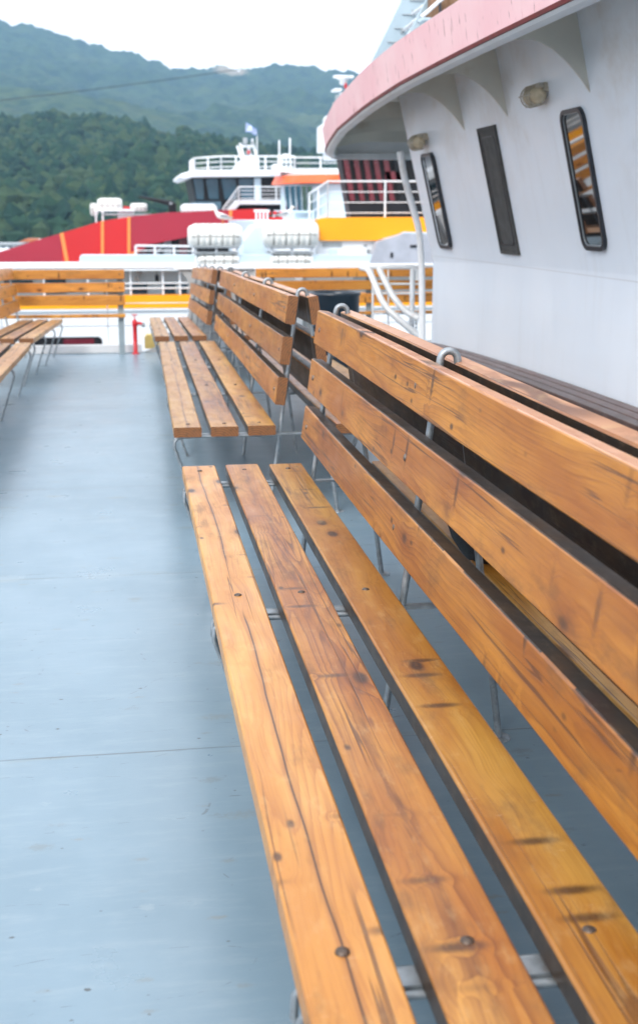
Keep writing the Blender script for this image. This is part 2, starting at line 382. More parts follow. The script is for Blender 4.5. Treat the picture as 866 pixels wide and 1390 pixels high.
# ------------------------------------------------------------------ benches
BL=5.03; STN=[.10,1.71,3.32,4.93]       # length and frame stations (from the near end)
def plank_mesh(w,t,L,mats,topgrime,seed):
    # x = width, y = length, z = thickness, +z main face
    r=random.Random(seed); ny=30; cl=topgrime if topgrime in (4,5) else 0; topgrime=1 if cl else topgrime; c=.0045; sec=[(-w/2+c,-t/2),(w/2-c,-t/2),(w/2,-t/2+c),(w/2,t/2-c),(w/2-c*.4,t/2-c*.4),(w/2-c,t/2),(-w/2+c,t/2),(-w/2+c*.4,t/2-c*.4),(-w/2,t/2-c),(-w/2,-t/2+c)]
    n=len(sec); vs=[]; a=r.uniform(-.003,.003); b=r.uniform(-.0025,.0025); ph=r.uniform(0,6)
    for i in range(ny+1):
        y=L*i/ny; u=i/ny
        dx=a*math.sin(u*math.pi)+.0015*math.sin(u*9+ph); dzz=b*math.sin(u*math.pi*1.0)+.0010*math.sin(u*13+ph)
        for x,z in sec: vs.append((x+dx+r.uniform(-.0003,.0003),y,z+dzz))
    fs=[];ms=[]
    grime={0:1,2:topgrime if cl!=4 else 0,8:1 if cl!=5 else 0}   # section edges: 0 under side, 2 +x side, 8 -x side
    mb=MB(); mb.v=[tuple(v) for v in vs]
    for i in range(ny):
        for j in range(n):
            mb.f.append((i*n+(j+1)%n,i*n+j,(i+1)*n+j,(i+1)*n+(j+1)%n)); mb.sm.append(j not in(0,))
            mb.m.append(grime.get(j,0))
    mb.f.append(tuple(range(n))); mb.m.append(2); mb.sm.append(False)
    mb.f.append(tuple(ny*n+j for j in range(n-1,-1,-1))); mb.m.append(2); mb.sm.append(False)
    mb.sm=[False]*len(mb.f)
    return mb
seed=[100]
def plank(name,w,t,L,main,parent,cx,cz,ang,topgrime=1,bolts=STN,bmat=BOLT,bz=0.,yb=0.):
    """ang: rotation about Y putting the main (+z) face where it looks"""
    seed[0]+=1
    mb=plank_mesh(w,t,L,None,topgrime,seed[0])
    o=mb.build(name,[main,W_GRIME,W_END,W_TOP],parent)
    o.location=(cx,yb,cz); o.rotation_euler=(0,ang,0)
    for s in bolts:
        b=MB(); b.lathe([(.0005,.0042+bz),(.006,.0036+bz),(.0095,.0015+bz),(.0105,-.002)],(0,0,0),n=14)
        bo=b.build('bolt',bmat,o); bo.location=(R.uniform(-.004,.004),s,t/2)
    return o
XC=.607   # centre line of a double bench, from its front edge
def bench_side(root,sgn,XC0,main_s,main_b,bolts=STN,L=BL):
    """one half of a bench. local frame: root at centre line, x<0 is the side facing sgn=-1"""
    for i in range(3):
        cx=(XC-.0635-.1695*i)      # distance of plank centre from centre line
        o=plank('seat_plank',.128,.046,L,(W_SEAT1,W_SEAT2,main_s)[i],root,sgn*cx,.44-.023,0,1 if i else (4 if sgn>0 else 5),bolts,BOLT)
    th=math.atan(.14)
    for i,zc in enumerate((.599,.782,.966)):
        fx=.074+.14*(1.03-zc)-.0225-(.016 if sgn>0 else 0)            # plank centre from centre line
        # main face looks outward (sgn direction), width axis is up
        ang=sgn*(math.pi/2-th)
        # for sgn=-1: +z -> -x ; width axis x -> +z
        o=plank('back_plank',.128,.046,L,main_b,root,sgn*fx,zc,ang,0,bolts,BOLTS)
        me=o.data
        # which width side is up?
        up=Matrix.Rotation(ang,3,'Y')@Vector((1,0,0))
        upx=1 if up.z>0 else -1
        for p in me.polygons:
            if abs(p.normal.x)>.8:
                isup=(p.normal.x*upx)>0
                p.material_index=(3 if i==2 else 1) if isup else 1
def frame(root,y,sides=(-1,1)):
    mb=MB(); r=.0098
    zt=1.030
    pts=[]
    if len(sides)==2:
        L=[(-.020-.14*1.0-.0,0),( -.020-.14*.07,.965)]
        path=[(-.165,y,0.0),(-.032,y,.95),(-.024,y,1.02)]+[(p[0],y,p[2]) for p in arc((0,1.034),.022,170,10,8)]+[(.024,y,1.02),(.032,y,.95),(.165,y,0.)]
        mb.tube(path,r,10)
    else:
        s=sides[0]; mb.tube([(s*.165,y,0),(s*.03,y,.95),(s*.024,y,1.03)],r,10)
    for s in sides:
        for dy in (-.028,.028):
            X=lambda d:s*d
            path=[(X(.49),y+dy,0.),(X(XC-.002),y+dy,.33)]+[(X(XC-.002-.03*(1-math.cos(a))-.004*math.sin(a)),y+dy,.352+.03*math.sin(a)) for a in (0.3,.8,1.2,1.57)]+[(X(XC-.09),y+dy,.384),(X(.11),y+dy,.384)]
            mb.tube(path,.0065,8)
        mb.box(s*.105,s*(XC-.03),y-.02,y+.02,.386,.3935)
        mb.lathe([(.001,0.006),(.03,.006),(.032,.0)],(s*.165,y,0),n=12)
    if len(sides)==2: mb.box(-.105,.105,y-.015,y+.015,.384,.392)
    mb.build('frame',GALV,root)
def double_bench(X0,Y0,yaw,label,L=BL,stn=STN,sm=W_SEAT,bm=W_BACK):
    ym=Y0+L/2; root=empty('double_bench',(X0+XC,Y0,dz(Y0)),label,'bench','slatted wooden benches bolted to the deck')
    root.rotation_euler=(math.atan2(dz(Y0+L)-dz(Y0),L),0,yaw)
    bench_side(root,-1,XC,sm,bm,stn,L); bench_side(root,1,XC,sm,bm,stn,L)
    for s in stn: frame(root,s)
    return root
double_bench(.188,4.775-BL,0,'nearest wooden double bench in the foreground, long orange planks running out of frame')
double_bench(.193,5.68,rad(-.75),'wooden double bench just beyond the foreground bench, middle one of the central row')
B3L=3.85; S3=[.1,1.3,2.5,3.75]
double_bench(.244,11.5,rad(-.3),'farthest wooden double bench of the central row, close to the white bulwark',B3L,S3)
def single(X0,Y0,L,stn,label,yaw=0):     # faces +x, backrest on the port side
    root=empty('bench',(X0-XC,Y0,dz(Y0)),label,'bench','slatted wooden benches bolted to the deck')
    root.rotation_euler=(math.atan2(dz(Y0+L)-dz(Y0),L),0,yaw)
    bench_side(root,1,XC,W_SEAT,W_YEL,stn,L)
    for s in stn: frame(root,s,(1,))
    return root
single(-.835,11.47,3.72,[.1,1.3,2.5,3.62],'far left wooden bench facing right, its end meeting the bench along the rail',rad(-1.2))
single(-.81,5.80,BL,STN,'left wooden bench cut by the frame edge, nearer of the two on the left')

# benches with their backs to the aft rail
def rail_bench(x0,x1,posts,label):
    Y=YR-.28; d=dz(YR)
    root=empty('rail_bench',((x0+x1)/2,Y,d),label,'bench','benches along the aft rail')
    for i,(za,zb) in enumerate(((.60,.715),(.755,.87),(.91,1.02))):
        seed[0]+=1
        mb=plank_mesh(zb-za,.045,x1-x0,None,1,seed[0])
        o=mb.build('back_plank',[W_YEL,W_GRIME,W_END,W_TOP],root)
        # y(length)->x, x(width)->z, z(thick)->-y
        M=Matrix(((0,1,0),(0,0,-1),(-1,0,0))).transposed()
        M=Matrix(((0,1,0),(0,0,-1),(1,0,0)))
        if M.determinant()<0: M=Matrix(((0,1,0),(0,0,-1),(-1,0,0)))
        o.rotation_euler=M.to_euler(); o.location=(x0-(x0+x1)/2,.0,(za+zb)/2)
        for px in posts:
            b=MB(); b.lathe([(.0005,.004),(.007,.003),(.011,-.001)],(0,0,0),n=10); bo=b.build('bolt',BOLT,o); bo.location=(0.,px-x0,.0225)
    seed[0]+=1
    mb=MB(); mb.box(-(x1-x0)/2,(x1-x0)/2,-.03,.03,.455,.495); mb.build('ledge_plank',W_YEL,root,bevel=.004)
    for px in posts:
        mb=MB(); mb.box(px-.035-(x0+x1)/2,px+.035-(x0+x1)/2,.034,.06,.0,.97); mb.build('post',POSTG,root,bevel=.004)
rail_bench(-2.6,-.02,[-2.3,-.075],'yellowish wooden bench back along the aft rail, beside the red hydrant')
rail_bench(1.55,3.9,[2.95,1.75],'yellowish wooden bench back along the aft rail, behind the white stair rails')

# dark bench against the deckhouse
root=empty('wall_bench',(2.4,5,0),'weathered dark brown wooden bench along the white deckhouse wall','bench')
def wx(Y):       # wall face at seat height
    if Y<8.6: return 2.56
    t=min((Y-8.6)/1.9,1.); return 2.56-.075*t*t
for i in range(3):
    mb=MB(); n=40; vs=[]
    y0,y1=-2.,10.1
    for j in range(n+1):
        y=y0+(y1-y0)*j/n; xo=wx(y)-.02-.082*i; z=.44+dz(y)
        t=.04 if i<2 else .055
        for (a,b) in ((0,0),(-.072,0),(-.072,-t),(0,-t)): vs.append((xo+a-2.4,y-5,z+b))
    mb.add(vs,[(j*4+q,j*4+(q+1)%4,(j+1)*4+(q+1)%4,(j+1)*4+q) for j in range(n) for q in range(4)]+[(3,2,1,0),(n*4,n*4+1,n*4+2,n*4+3)])
    mb.build('seat_plank',W_DARK,root,bevel=.005)
for y in (.6,2.2,3.8,5.25,5.9,6.55,8.2,9.7):
    mb=MB(); z=.44+dz(y); mb.box(-.02+wx(y)-.26-2.4,wx(y)-.03-2.4,y-5.02,y-4.98,z-.075,z-.058)
    mb.tube([(wx(y)-.27-2.4,y-5,z-.07),(wx(y)-.27-2.4,y-5,z-.035),(wx(y)-.285-2.4,y-5,z-.03)],.009,8)
    mb.tube([(wx(y)-.2-2.4,y-5,z-.07),(wx(y)-.1-2.4,y-5,dz(y))],.012,8)
    mb.build('bracket',WHITEC,root)

# black bag lying on the hidden side of the foreground bench
root=empty('black_bag',(1.03,3.42,.44),'black soft bag standing on the hidden side of the foreground bench, seen between its planks','bag')
mb=MB(); vs=[];n=16;prof=[(.02,.0),(.16,.0),(.19,.06),(.185,.2),(.165,.33),(.12,.40),(.03,.43)]
for r,h in prof:
    for j in range(n):
        a=2*math.pi*j/n; cx,sy=math.cos(a),math.sin(a)
        ex=lambda q:math.copysign(abs(q)**.6,q)
        vs.append((ex(cx)*r*.62,ex(sy)*r*1.15,h+.01*math.sin(3*a)))
mb.add(vs,[(i*n+j,i*n+(j+1)%n,(i+1)*n+(j+1)%n,(i+1)*n+j) for i in range(len(prof)-1) for j in range(n)]+[tuple(range(n-1,-1,-1)),tuple((len(prof)-1)*n+j for j in range(n))],0,True)
mb.build('bag_body',BLACKP,root)
mb=MB(); mb.tube(smooth_path([(0,-.1,.40),(-.01,-.08,.46),(0,0,.49),(0,.08,.46),(0,.1,.40)]),.009,8); mb.build('handle',BLACKP,root)

# ------------------------------------------------------------------ deckhouse wall
def wallx(Y,z):           # z relative to local deck
    x=wx(Y)
    if z>1.09: x-=.24*(z-1.09)
    return x
root=empty('deckhouse',(2.6,5,0),'white painted steel deckhouse wall leaning outward above its crease, under the overhang','deckhouse')
mb=MB(); zs=[0,.3,.6,.9,1.085,1.095,1.3,1.6,1.9,2.2,2.42]
yy=[-3+.35*i for i in range(38)]; yy=[y for y in yy if y<10.2]+[10.2,10.32,10.40,10.45]
def wv(y,z):
    x=wallx(y,z)
    c=max(0,(y-10.2)/.25); x+=.10*c*c          # rounded aft corner
    return (x-2.6,y-5,z+dz(y))
vs=[wv(y,z) for y in yy for z in zs]; k=len(zs)
mb.add(vs,[(j*k+i,j*k+i+1,(j+1)*k+i+1,(j+1)*k+i) for j in range(len(yy)-1) for i in range(k-1)],0,True)
b=len(mb.v)
endv=[wv(10.45,z) for z in zs]; farv=[(5.4,5.45,z+dz(10.45)) for z in zs]
mb.add(endv+farv,[(i,i+1,k+i+1,k+i) for i in range(k-1)])
a0=[wv(-3,z) for z in zs]; a1=[(5.4,-8,z) for z in zs]
mb.add(a0+a1,[(i+1,i,k+i,k+i+1) for i in range(k-1)])
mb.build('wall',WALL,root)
# windows: (near Y, far Y) of the bottom, z bottom/top relative to world
def window(Ya,Yb,z0,z1,cover=False):
    yc=(Ya+Yb)/2; hw=(Yb-Ya)/2; d=dz(yc)
    zc=(z0+z1)/2; hh=(z1-z0)/2; th=math.atan(.24)
    r=.07 if not cover else .004
    def rr(hw,hh,r,n=6):
        out=[]
        for cx,cy,a0 in ((hw-r,hh-r,0),(-hw+r,hh-r,90),(-hw+r,-hh+r,180),(hw-r,-hh+r,270)):
            for i in range(n+1):
                a=rad(a0+90*i/n); out.append((cx+r*math.cos(a),cy+r*math.sin(a)))
        return out
    # local plane: u along Y, v up the leaning wall, w outward (-x)
    def L(u,v,w):
        return (wallx(yc,zc-d)-2.6 - v*math.sin(th) - w*math.cos(th) , yc-5+u, zc+v*math.cos(th)-w*math.sin(th)*1)
    def ring(o_,i_,w0,w1,mat,name,parent):
        m=MB(); n=len(o_)
        vs=[L(*p,w0) for p in o_]+[L(*p,w1) for p in o_]+[L(*p,w1) for p in i_]+[L(*p,w0) for p in i_]
        fs=[]
        for j in range(n):
            q=(j+1)%n
            fs+=[(j,q,n+q,n+j),(n+j,n+q,2*n+q,2*n+j),(2*n+j,2*n+q,3*n+q,3*n+j)]
        m.add(vs,[f[::-1] for f in fs]); return m.build(name,mat,parent)
    def panel(o_,w,mat,name,parent):
        m=MB(); m.add([L(*p,w) for p in o_],[tuple(range(len(o_)))[::-1]]); return m.build(name,mat,parent)
    o_=rr(hw,hh,r); i_=rr(hw-.021,hh-.023,max(r-.02,.003))
    if not cover:
        f=ring(o_,i_,-.01,.022,RUBBER,'window',root); panel(i_,.008,WG,'pane',f)
        m2=ring(i_,rr(hw-.027,hh-.029,.045),.006,.013,GREY,'inner_trim',f)
    else:
        f=ring(o_,i_,-.01,.016,MESH,'window',root); panel(i_,.010,MESH,'cover_panel',f)
        m2=ring(rr(hw-.05,hh-.06,.05),rr(hw-.058,hh-.068,.045),.009,.014,RUBBER,'seam',f)
window(6.46,6.80,1.19,1.945); window(8.02,8.42,1.12,1.955,True); window(9.62,9.98,1.12,1.86)
window(3.2,3.58,1.19,1.97); window(4.8,5.18,1.19,1.97)

# overhang
def ex(Y):
    pts=[(-9,1.755),(5.5,1.745),(8,1.722),(9.2,1.748),(11,1.83),(12.2,1.945),(13.0,2.04),(13.5,2.12),(13.8,2.22)]
    for (a,b),(c,d) in zip(pts,pts[1:]):
        if Y<=c: return b+(d-b)*(Y-a)/(c-a)
    return 2.2
oroot=empty('overhang',(2.0,5,2.2),'overhanging upper deck edge with faded pink fascia above the white wall','deck overhang')
OX,OY,OZ=2.0,5.,2.2
yy=[-3+.5*i for i in range(33)]+[13.3,13.55,13.7,13.8]
def loft(sec,yy,mat,name,smooth=True,cap=True):
    m=MB(); vs=[]; n=None
    for y in yy:
        s=sec(y); n=len(s)
        for x,z in s: vs.append((x-OX,y-OY,z+dz(y)-OZ))
    m.add(vs,[(j*n+(i+1)%n,j*n+i,(j+1)*n+i,(j+1)*n+(i+1)%n) for j in range(len(yy)-1) for i in range(n)],0,smooth)
    if cap: m.add(vs[:n],[tuple(range(n))]); m.add(vs[-n:],[tuple(range(n-1,-1,-1))])
    return m.build(name,mat,oroot)
fh=lambda y:.245-.010*max(0,y-9)
loft(lambda y:[(ex(y),2.215),(ex(y)-.035,2.20+fh(y)),(ex(y)+.01,2.20+fh(y)),(ex(y)+.04,2.215)],yy,FASC,'fascia',False)
loft(lambda y:[(ex(y)-.004,2.198),(ex(y)-.012,2.213),(ex(y)+.03,2.213),(ex(y)+.03,2.198)],yy,REDL,'edge_strip',False)
loft(lambda y:[(ex(y)+.004,2.196),(ex(y)+.02,2.182),(ex(y)+.045,2.178),(ex(y)+.078,2.182),(ex(y)+.088,2.196)],yy,RIM,'rim',False)
loft(lambda y:[(ex(y)+.080,2.197),(ex(y)+.072,2.40),(8,2.40),(8,2.43),(ex(y)+.045,2.43),(ex(y)+.045,2.197)],yy,CEIL,'ceiling',False)
loft(lambda y:[(ex(y)+.02,2.432),(ex(y)+.02,2.44),(8,2.44),(8,2.432)],yy,GREY,'upper_deck',False)
# aft rim
mb=MB(); mb.box(.22,6,8.78,8.83,-.02+dz(13.8),.25+dz(13.8)); mb.box(.24,6,8.72,8.782,-.03+dz(13.8),.03+dz(13.8)); mb.build('aft_rim',RIM,oroot)
# curved knees under the ceiling
for y in (12.8,11.7,10.55,8.75,7.75,6.35,5.0,3.7,2.3):
    m=MB(); x0=ex(y)+.078; zl=2.05
    xw=(wallx(y,2.05)+.02) if y<10.5 else 3.4
    n=18; curve=[]
    for i in range(n+1):
        u=i/n                       # 0 at the rim, 1 at the wall
        if xw>3: z=2.205+.06*math.sin(min(1,u*3.5)*math.pi/2)
        else:
            z=2.195+.045*math.sin(min(1.,u/.36)*math.pi/2)-(.255*(max(0,u-.36)/.64)**1.8)
        curve.append((x0+(xw-x0)*u,z))
    top=2.385
    pts=[(x0,top)]+curve+[(xw,top)]
    m.prism([(x-OX,z+dz(y)-OZ) for x,z in pts],y-OY-.006,y-OY+.006)
    m.build('knee',CEIL,oroot)
# bulkhead lamps
def lamp(x,y,z,label):
    r=empty('bulkhead_lamp',(x,y,z),label,'lamp','lamps under the overhang')
    m=MB(); m.box(.03,.10,-.11,.11,.0,.05); m.box(-.005,.03,-.12,.12,.018,.045); m.build('housing',LAMPB,r,bevel=.008)
    m=MB(); n=14
    m.lathe([(.012,-.105),(.04,-.095),(.05,-.06),(.05,.06),(.04,.095),(.012,.105)],(0.015,0,-.015),ax='Y',n=14); m.build('glass',LAMPG,r)
    m=MB()
    for yy_ in (-.07,-.025,.025,.07):
        m.tube([(.015+.056*math.cos(a),yy_,-.015+.056*math.sin(a)) for a in [rad(d) for d in range(90,311,20)]],.004,6)
    m.tube([(-.041,-.105,-.015),(-.041,.105,-.015)],.004,6); m.tube([(.0,-.10,-.068),(.0,.10,-.068)],.004,6)
    m.build('guard',LAMPB,r)
    m=MB(); m.tube(smooth_path([(.07,.1,.03),(.07,.15,.045),(.09,.18,.07),(.14,.19,.12)]),.008,8); m.build('cable',LAMPB,r)
lamp(2.235,9.80,1.94,'grimy caged lamp at the far end of the overhang, above the white pipe')
lamp(2.265,7.05,2.045,'caged lamp with yellowed glass between the covered window and the nearest window')
# downpipe at the wall corner
mb=MB(); d=dz(10.6)
pp=[P(543,205,10.62),P(549,240,10.62),P(560,280,10.62),P(569,315,10.62),P(572,360,10.62),P(573,420,10.62),P(573,466,10.62)]
mb.tube(smooth_path([(x,10.62,z) for x,z in pp],4),.028,14)
mb.lathe([(.03,0),(.055,0),(.055,.02),(.03,.02)],(pp[-1][0],10.62,d),n=16)
tag(mb.build('downpipe',WPIPE),'white pipe bending down along the far corner of the deckhouse','pipe')

# stair rails near the corner
root=empty('stair_rails',(2.4,11.4,dz(11.4)),'white tubular hand rails curving down the stair opening beside the deckhouse','railing')
def rt(pp,r,name='rail_tube',Y=11.4,sm=False):
    m=MB(); pts=[]
    for q in pp:
        Yq=q[2] if len(q)>2 else Y
        x,z=P(q[0],q[1],Yq); pts.append((x-2.4,Yq-11.4,z-dz(11.4)))
    if sm: pts=smooth_path(pts,6)
    m.tube(pts,r,10); return m.build(name,WPIPE,root)
rt([(487,362),(560,362),(566,366),(567,380)],.022)
rt([(490,363,11.4),(500,366,11.36),(509,385,11.3),(521,412,11.2),(540,432,11.12),(566,454,11.1)],.029,sm=True)
rt([(514,363,11.4),(522,380,11.36),(535,404,11.3),(551,422,11.25),(568,432,11.2)],.029,sm=True)
rt([(560,363),(558.5,466)],.024,'post')
for yv in (385,398,425,457): rt([(506,yv),(568,yv)],.010)
rt([(506,366),(506,470)],.010,'post'); rt([(527,366),(527,470)],.008,'post')
m=MB()
for i in range(9):
    x,z=P(565,424+i*5,11.4); m.lathe([(.004,-.014),(.010,-.008),(.010,.008),(.004,.014)],(x-2.4,0,z-dz(11.4)),n=8)
m.build('chain',GALV,root)

# dark drum between the benches
x=(447-168)/1700*11.05
mb=MB(); r0=.22
root=empty('drum',(x,11.05,dz(11.05)),'dark blue open topped drum standing behind the middle wooden bench','drum')
mb.lathe([(r0,0),(r0,.80),(r0+.012,.81),(r0+.012,.83),(r0-.004,.835),(r0-.02,.82),(r0-.02,.70)],(0,0,0),n=40); mb.build('drum_body',DRUM,root)
mb=MB(); mb.lathe([(r0+.003,.27),(r0+.012,.28),(r0+.003,.29)],n=40); mb.lathe([(r0+.003,.54),(r0+.012,.55),(r0+.003,.56)],n=40); mb.build('hoop',DRUM,root)

# ------------------------------------------------------------------ aft bulwark and rail
d=dz(YR)
root=empty('bulwark',(0,YR,d),'white steel bulwark closing the aft end of the deck, with rounded rail openings','bulwark')
mb=MB()
def bx(px,Y=YR): return P(px,400,Y)[0]
xa=bx(258); xb=bx(478)
# solid plate between the openings with curved edges
left=[(bx(188),.005),(bx(200),.03),(bx(212),.085),(bx(228),.20),(bx(248),.33),(bx(257),.50),(bx(259),.75),(bx(254),.90),(bx(247),.97),(bx(238),1.02)]
right=[(bx(492),1.02),(bx(482),.93),(bx(474),.80),(bx(470),.6),(bx(470),.35),(bx(478),.2),(bx(500),.06),(bx(512),.005)]
mb.prism(left+right,0,.012)
mb.build('plate',paint('bulwark_grey',(.42,.43,.43),.5,.08,2.,(.3,.27,.22),.3),root)
mb=MB(); mb.box(-8,bx(188)+.02,-.02,.05,0,.105); mb.box(bx(505),8,-.02,.05,0,.105); mb.build('kerb',RIM,root,bevel=.01)
mb=MB(); mb.tube([(-8,.01,1.035),(8,.01,1.035)],.024,12); mb.box(bx(238),bx(492),-.04,.05,1.005,1.03); mb.build('top_rail',WHITEC,root)
mb=MB(); mb.tube([(-8,.02,.33),(bx(252),.02,.33)],.008,8); mb.tube([(bx(470),.02,.33),(8,.02,.33)],.008,8)
mb.tube([(-8,.02,.60),(bx(258),.02,.60)],.006,8); mb.build('wire_rail',WHITEC,root)
for px in (-120,0,145): 
    mb=MB(); mb.tube([(bx(px),.02,.1),(bx(px),.02,1.03)],.007,8); mb.build('stanchion',WHITEC,root)
for px in (350,405,300):
    mb=MB(); mb.box(bx(px)-.04,bx(px)+.04,-.10,-.002,.02,1.0); mb.build('stay',WHITEC,root)

# hydrant
x=P(184,470,YR-.22)[0]
root=empty('hydrant',(x,YR-.22,dz(YR-.22)),'small red pipe hydrant with handwheel standing at the aft kerb','hydrant')
mb=MB(); mb.lathe([(.045,0),(.045,.012),(.026,.016),(.026,.33),(.032,.34),(.032,.39),(.018,.41),(.008,.42),(.008,.47)],n=18); mb.build('pipe',REDV,root)
mb=MB(); mb.tube([(.02,0,.365),(.06,-.0,.37),(.085,0,.36)],.02,12); mb.build('outlet',REDV,root)
mb=MB(); mb.lathe([(.022,.0),(.028,.01),(.028,.03),(.016,.035)],(.085,0,.35),ax='X',n=14); mb.build('coupling',GALV,root)
mb=MB(); mb.tube([(.035*math.cos(a),.035*math.sin(a),.47) for a in [i*math.pi/8 for i in range(17)]],.005,6); mb.tube([(-.035,0,.47),(.035,0,.47)],.004,6); mb.build('handwheel',REDV,root)
# yellow chock behind
x,z=P(203,470,YR+.35)
mb=MB(); mb.prism([(x-.06,d+.02),(x-.06,d+.15),(x-.03,d+.19),(x+.12,d+.19),(x+.12,d+.02)],YR+.25,YR+.5)
tag(mb.build('mooring_chock',paint('pale_yellow',(.72,.52,.16),.5)), 'pale yellow mooring chock beyond the kerb, right of the red hydrant','chock')

# ------------------------------------------------------------------ lattice stair on the upper deck
Yl=11.3
root=empty('upper_stair',(P(520,90,Yl)[0],Yl,2.2),'pale blue steel stair sloping up from the upper deck behind the pink fascia','stair')
ox=P(520,90,Yl)[0]
def lp(pp,Y,dep,mat,name):
    m=MB(); m.prism([(P(a,b,Y)[0]-ox,P(a,b,Y)[1]-2.2) for a,b in pp],Y-Yl,Y-Yl+dep); return m.build(name,mat,root,bevel=.004)
lp([(462,172),(482,172),(514,105),(582,0),(600,-40),(560,-40),(545,0),(490,112)],Yl,.05,LATT,'stringer')
lp([(530,110),(556,86),(590,30),(612,-10),(630,-40),(600,-40),(578,0),(555,45)],Yl-1.0,.05,LATT,'stringer')
for a,b,c,e in ((536,62,556,48),(520,88,544,70),(548,40,566,25),(560,18,582,2),(505,110,530,92),(575,-6,592,-14)):
    m=MB(); x0,z0=P(a,b,Yl); x1,z1=P(c,e,Yl-.9)
    m.tube([(x0-ox,0,z0-2.2),(x1-ox,-.9,z1-2.2)],.015,8); m.build('rung',WPIPE,root)
for q in range(9):
    m=MB(); t_=q/9; a0=474+(566-474)*t_; b0=150-170*t_
    m.pbox(a0+1,b0,a0+19,b0+1.6,Yl-.012,.014); m.v=[(x-ox,y-Yl,z-2.2) for x,y,z in m.v]; m.build('seam',GREY,root)
for i,(a,b) in enumerate(((497,120),(515,92),(530,66),(545,42),(560,16),(508,128),(524,100))):
    m=MB(); x0,z0=P(a,b,Yl-.004); m.box(x0-.006-ox,x0+.006-ox,-.012,.0,z0-2.215,z0-2.175); o=m.build('slot',GREY,root)
m=MB(); q=[P(568,30,9.5),P(576,26,9.5),P(598,28,9.5)]
m.tube(smooth_path([(x-ox,9.5-Yl,z-2.2) for x,z in q]),.018,10); m.build('hand_rail',LATT,root)
m=MB(); q=[P(598,32,9.5),P(596,-30,9.5)]; m.tube([(x-ox,9.5-Yl,z-2.2) for x,z in q],.010,8); m.build('post',RUBBER,root)
m=MB(); q=[P(572,22,9.5),P(620,-20,9.5)]; m.tube([(x-ox,9.5-Yl,z-2.2) for x,z in q],.014,8); m.build('hand_rail',WPIPE,root)
m=MB(); vs=[];na=14;nb=8
pts=[]
for i in range(na+1):
    for j in range(nb+1):
        a=581+(660-581)*i/na; b=70+(-30-70)*j/nb
        x,z=P(a,b,10.2); pts.append((x,10.2+.08*math.sin(i*1.3+j*.5)+.04*math.sin(j*2.1),z))
m.add(pts,[(i*(nb+1)+j,(i+1)*(nb+1)+j,(i+1)*(nb+1)+j+1,i*(nb+1)+j+1) for i in range(na) for j in range(nb)],0,True)
o=m.build('tarpaulin',TARP); so=o.modifiers.new('s','SOLIDIFY'); so.thickness=.02
tag(o,'brown canvas screen hanging behind the pale blue stair on the upper deck','tarpaulin')

# ------------------------------------------------------------------ ferries
def ferry(Y,label,group='moored ferries beyond the rail'):
    r=empty('ferry',(0,Y,-7),label,'ferry',group); return r
class FP:
    """parts of a ferry, drawn as solids in world coordinates relative to its root"""
    def __init__(s,root): s.r=root; s.l=root.location.copy()
    def part(s,name,mat,fn,bevel=0,parent=None):
        m=MB(); fn(m)
        off=s.l
        m.v=[(x-off.x,y-off.y,z-off.z) for x,y,z in m.v]
        return m.build(name,mat,parent or s.r,bevel=bevel)
def railing(m,pts,Y,h_px,posts,r=.02,bars=3,rows=None):
    """pts: photo polyline (px,py,Y) of the top rail; h: metres down"""
    top=[]
    for q in pts:
        x,z=P(q[0],q[1],q[2]); top.append(Vector((x,q[2],z)))
    for b in range(bars+1):
        dzv=Vector((0,0,-h_px*b/(bars+.6)))
        m.tube([p+dzv for p in top],r*(1.5 if b==0 else .8),6)
    for a,b in zip(top,top[1:]):
        L=(b-a).length; n=max(1,int(round(L/posts)))
        for i in range(n+1):
            p=a.lerp(b,i/n); m.tube([p,p+Vector((0,0,-h_px))],r*1.6,6)

# --- nearest ferry: white hull, yellow bands
YA=26.; A=ferry(YA,'nearest moored ferry, white hull with two yellow bands and dark raked bridge windows'); fa=FP(A)
xl=P(-900,400,YA)[0]; xr=P(640,400,YA)[0]
fa.part('hull',WHITEC,lambda m:m.box(xl,xr,YA,YA+10,-7.2,P(0,420,YA)[1]))
fa.part('colour_band',YELLOW,lambda m:m.box(xl-.02,xr+.02,YA-.03,YA+.25,P(0,420,YA)[1]+.003,P(0,402,YA)[1]))
fa.part('band_trim',WHITEC,lambda m:m.box(xl-.02,xr+.02,YA-.06,YA-.002,P(0,423,YA)[1],P(0,420.5,YA)[1]))
for a in (-560,-420,-280,-115,46,300):
    def slot(m,a=a):
        x0,z1=P(a,458,YA-.02); x1,z0=P(a+93,470,YA-.02); r=.09; pts=[]
        for cx,cz,a0 in ((x1-r,z1-r,0),(x0+r,z1-r,90),(x0+.01,z0+.01,180),(x1-.01,z0+.01,270)):
            rr=r if a0<180 else .01
            for i in range(5): q=rad(a0+90*i/4); pts.append((cx+rr*math.cos(q),cz+rr*math.sin(q)))
        m.prism(pts,YA-.015,YA+.05)
    w_=fa.part('freeing_port',BLACK,slot)
    fa.part('shutter',BURG,lambda m,a=a:m.pbox(a+40,460,a+82,468,YA-.03,.01),parent=w_).location=(0,0,0)
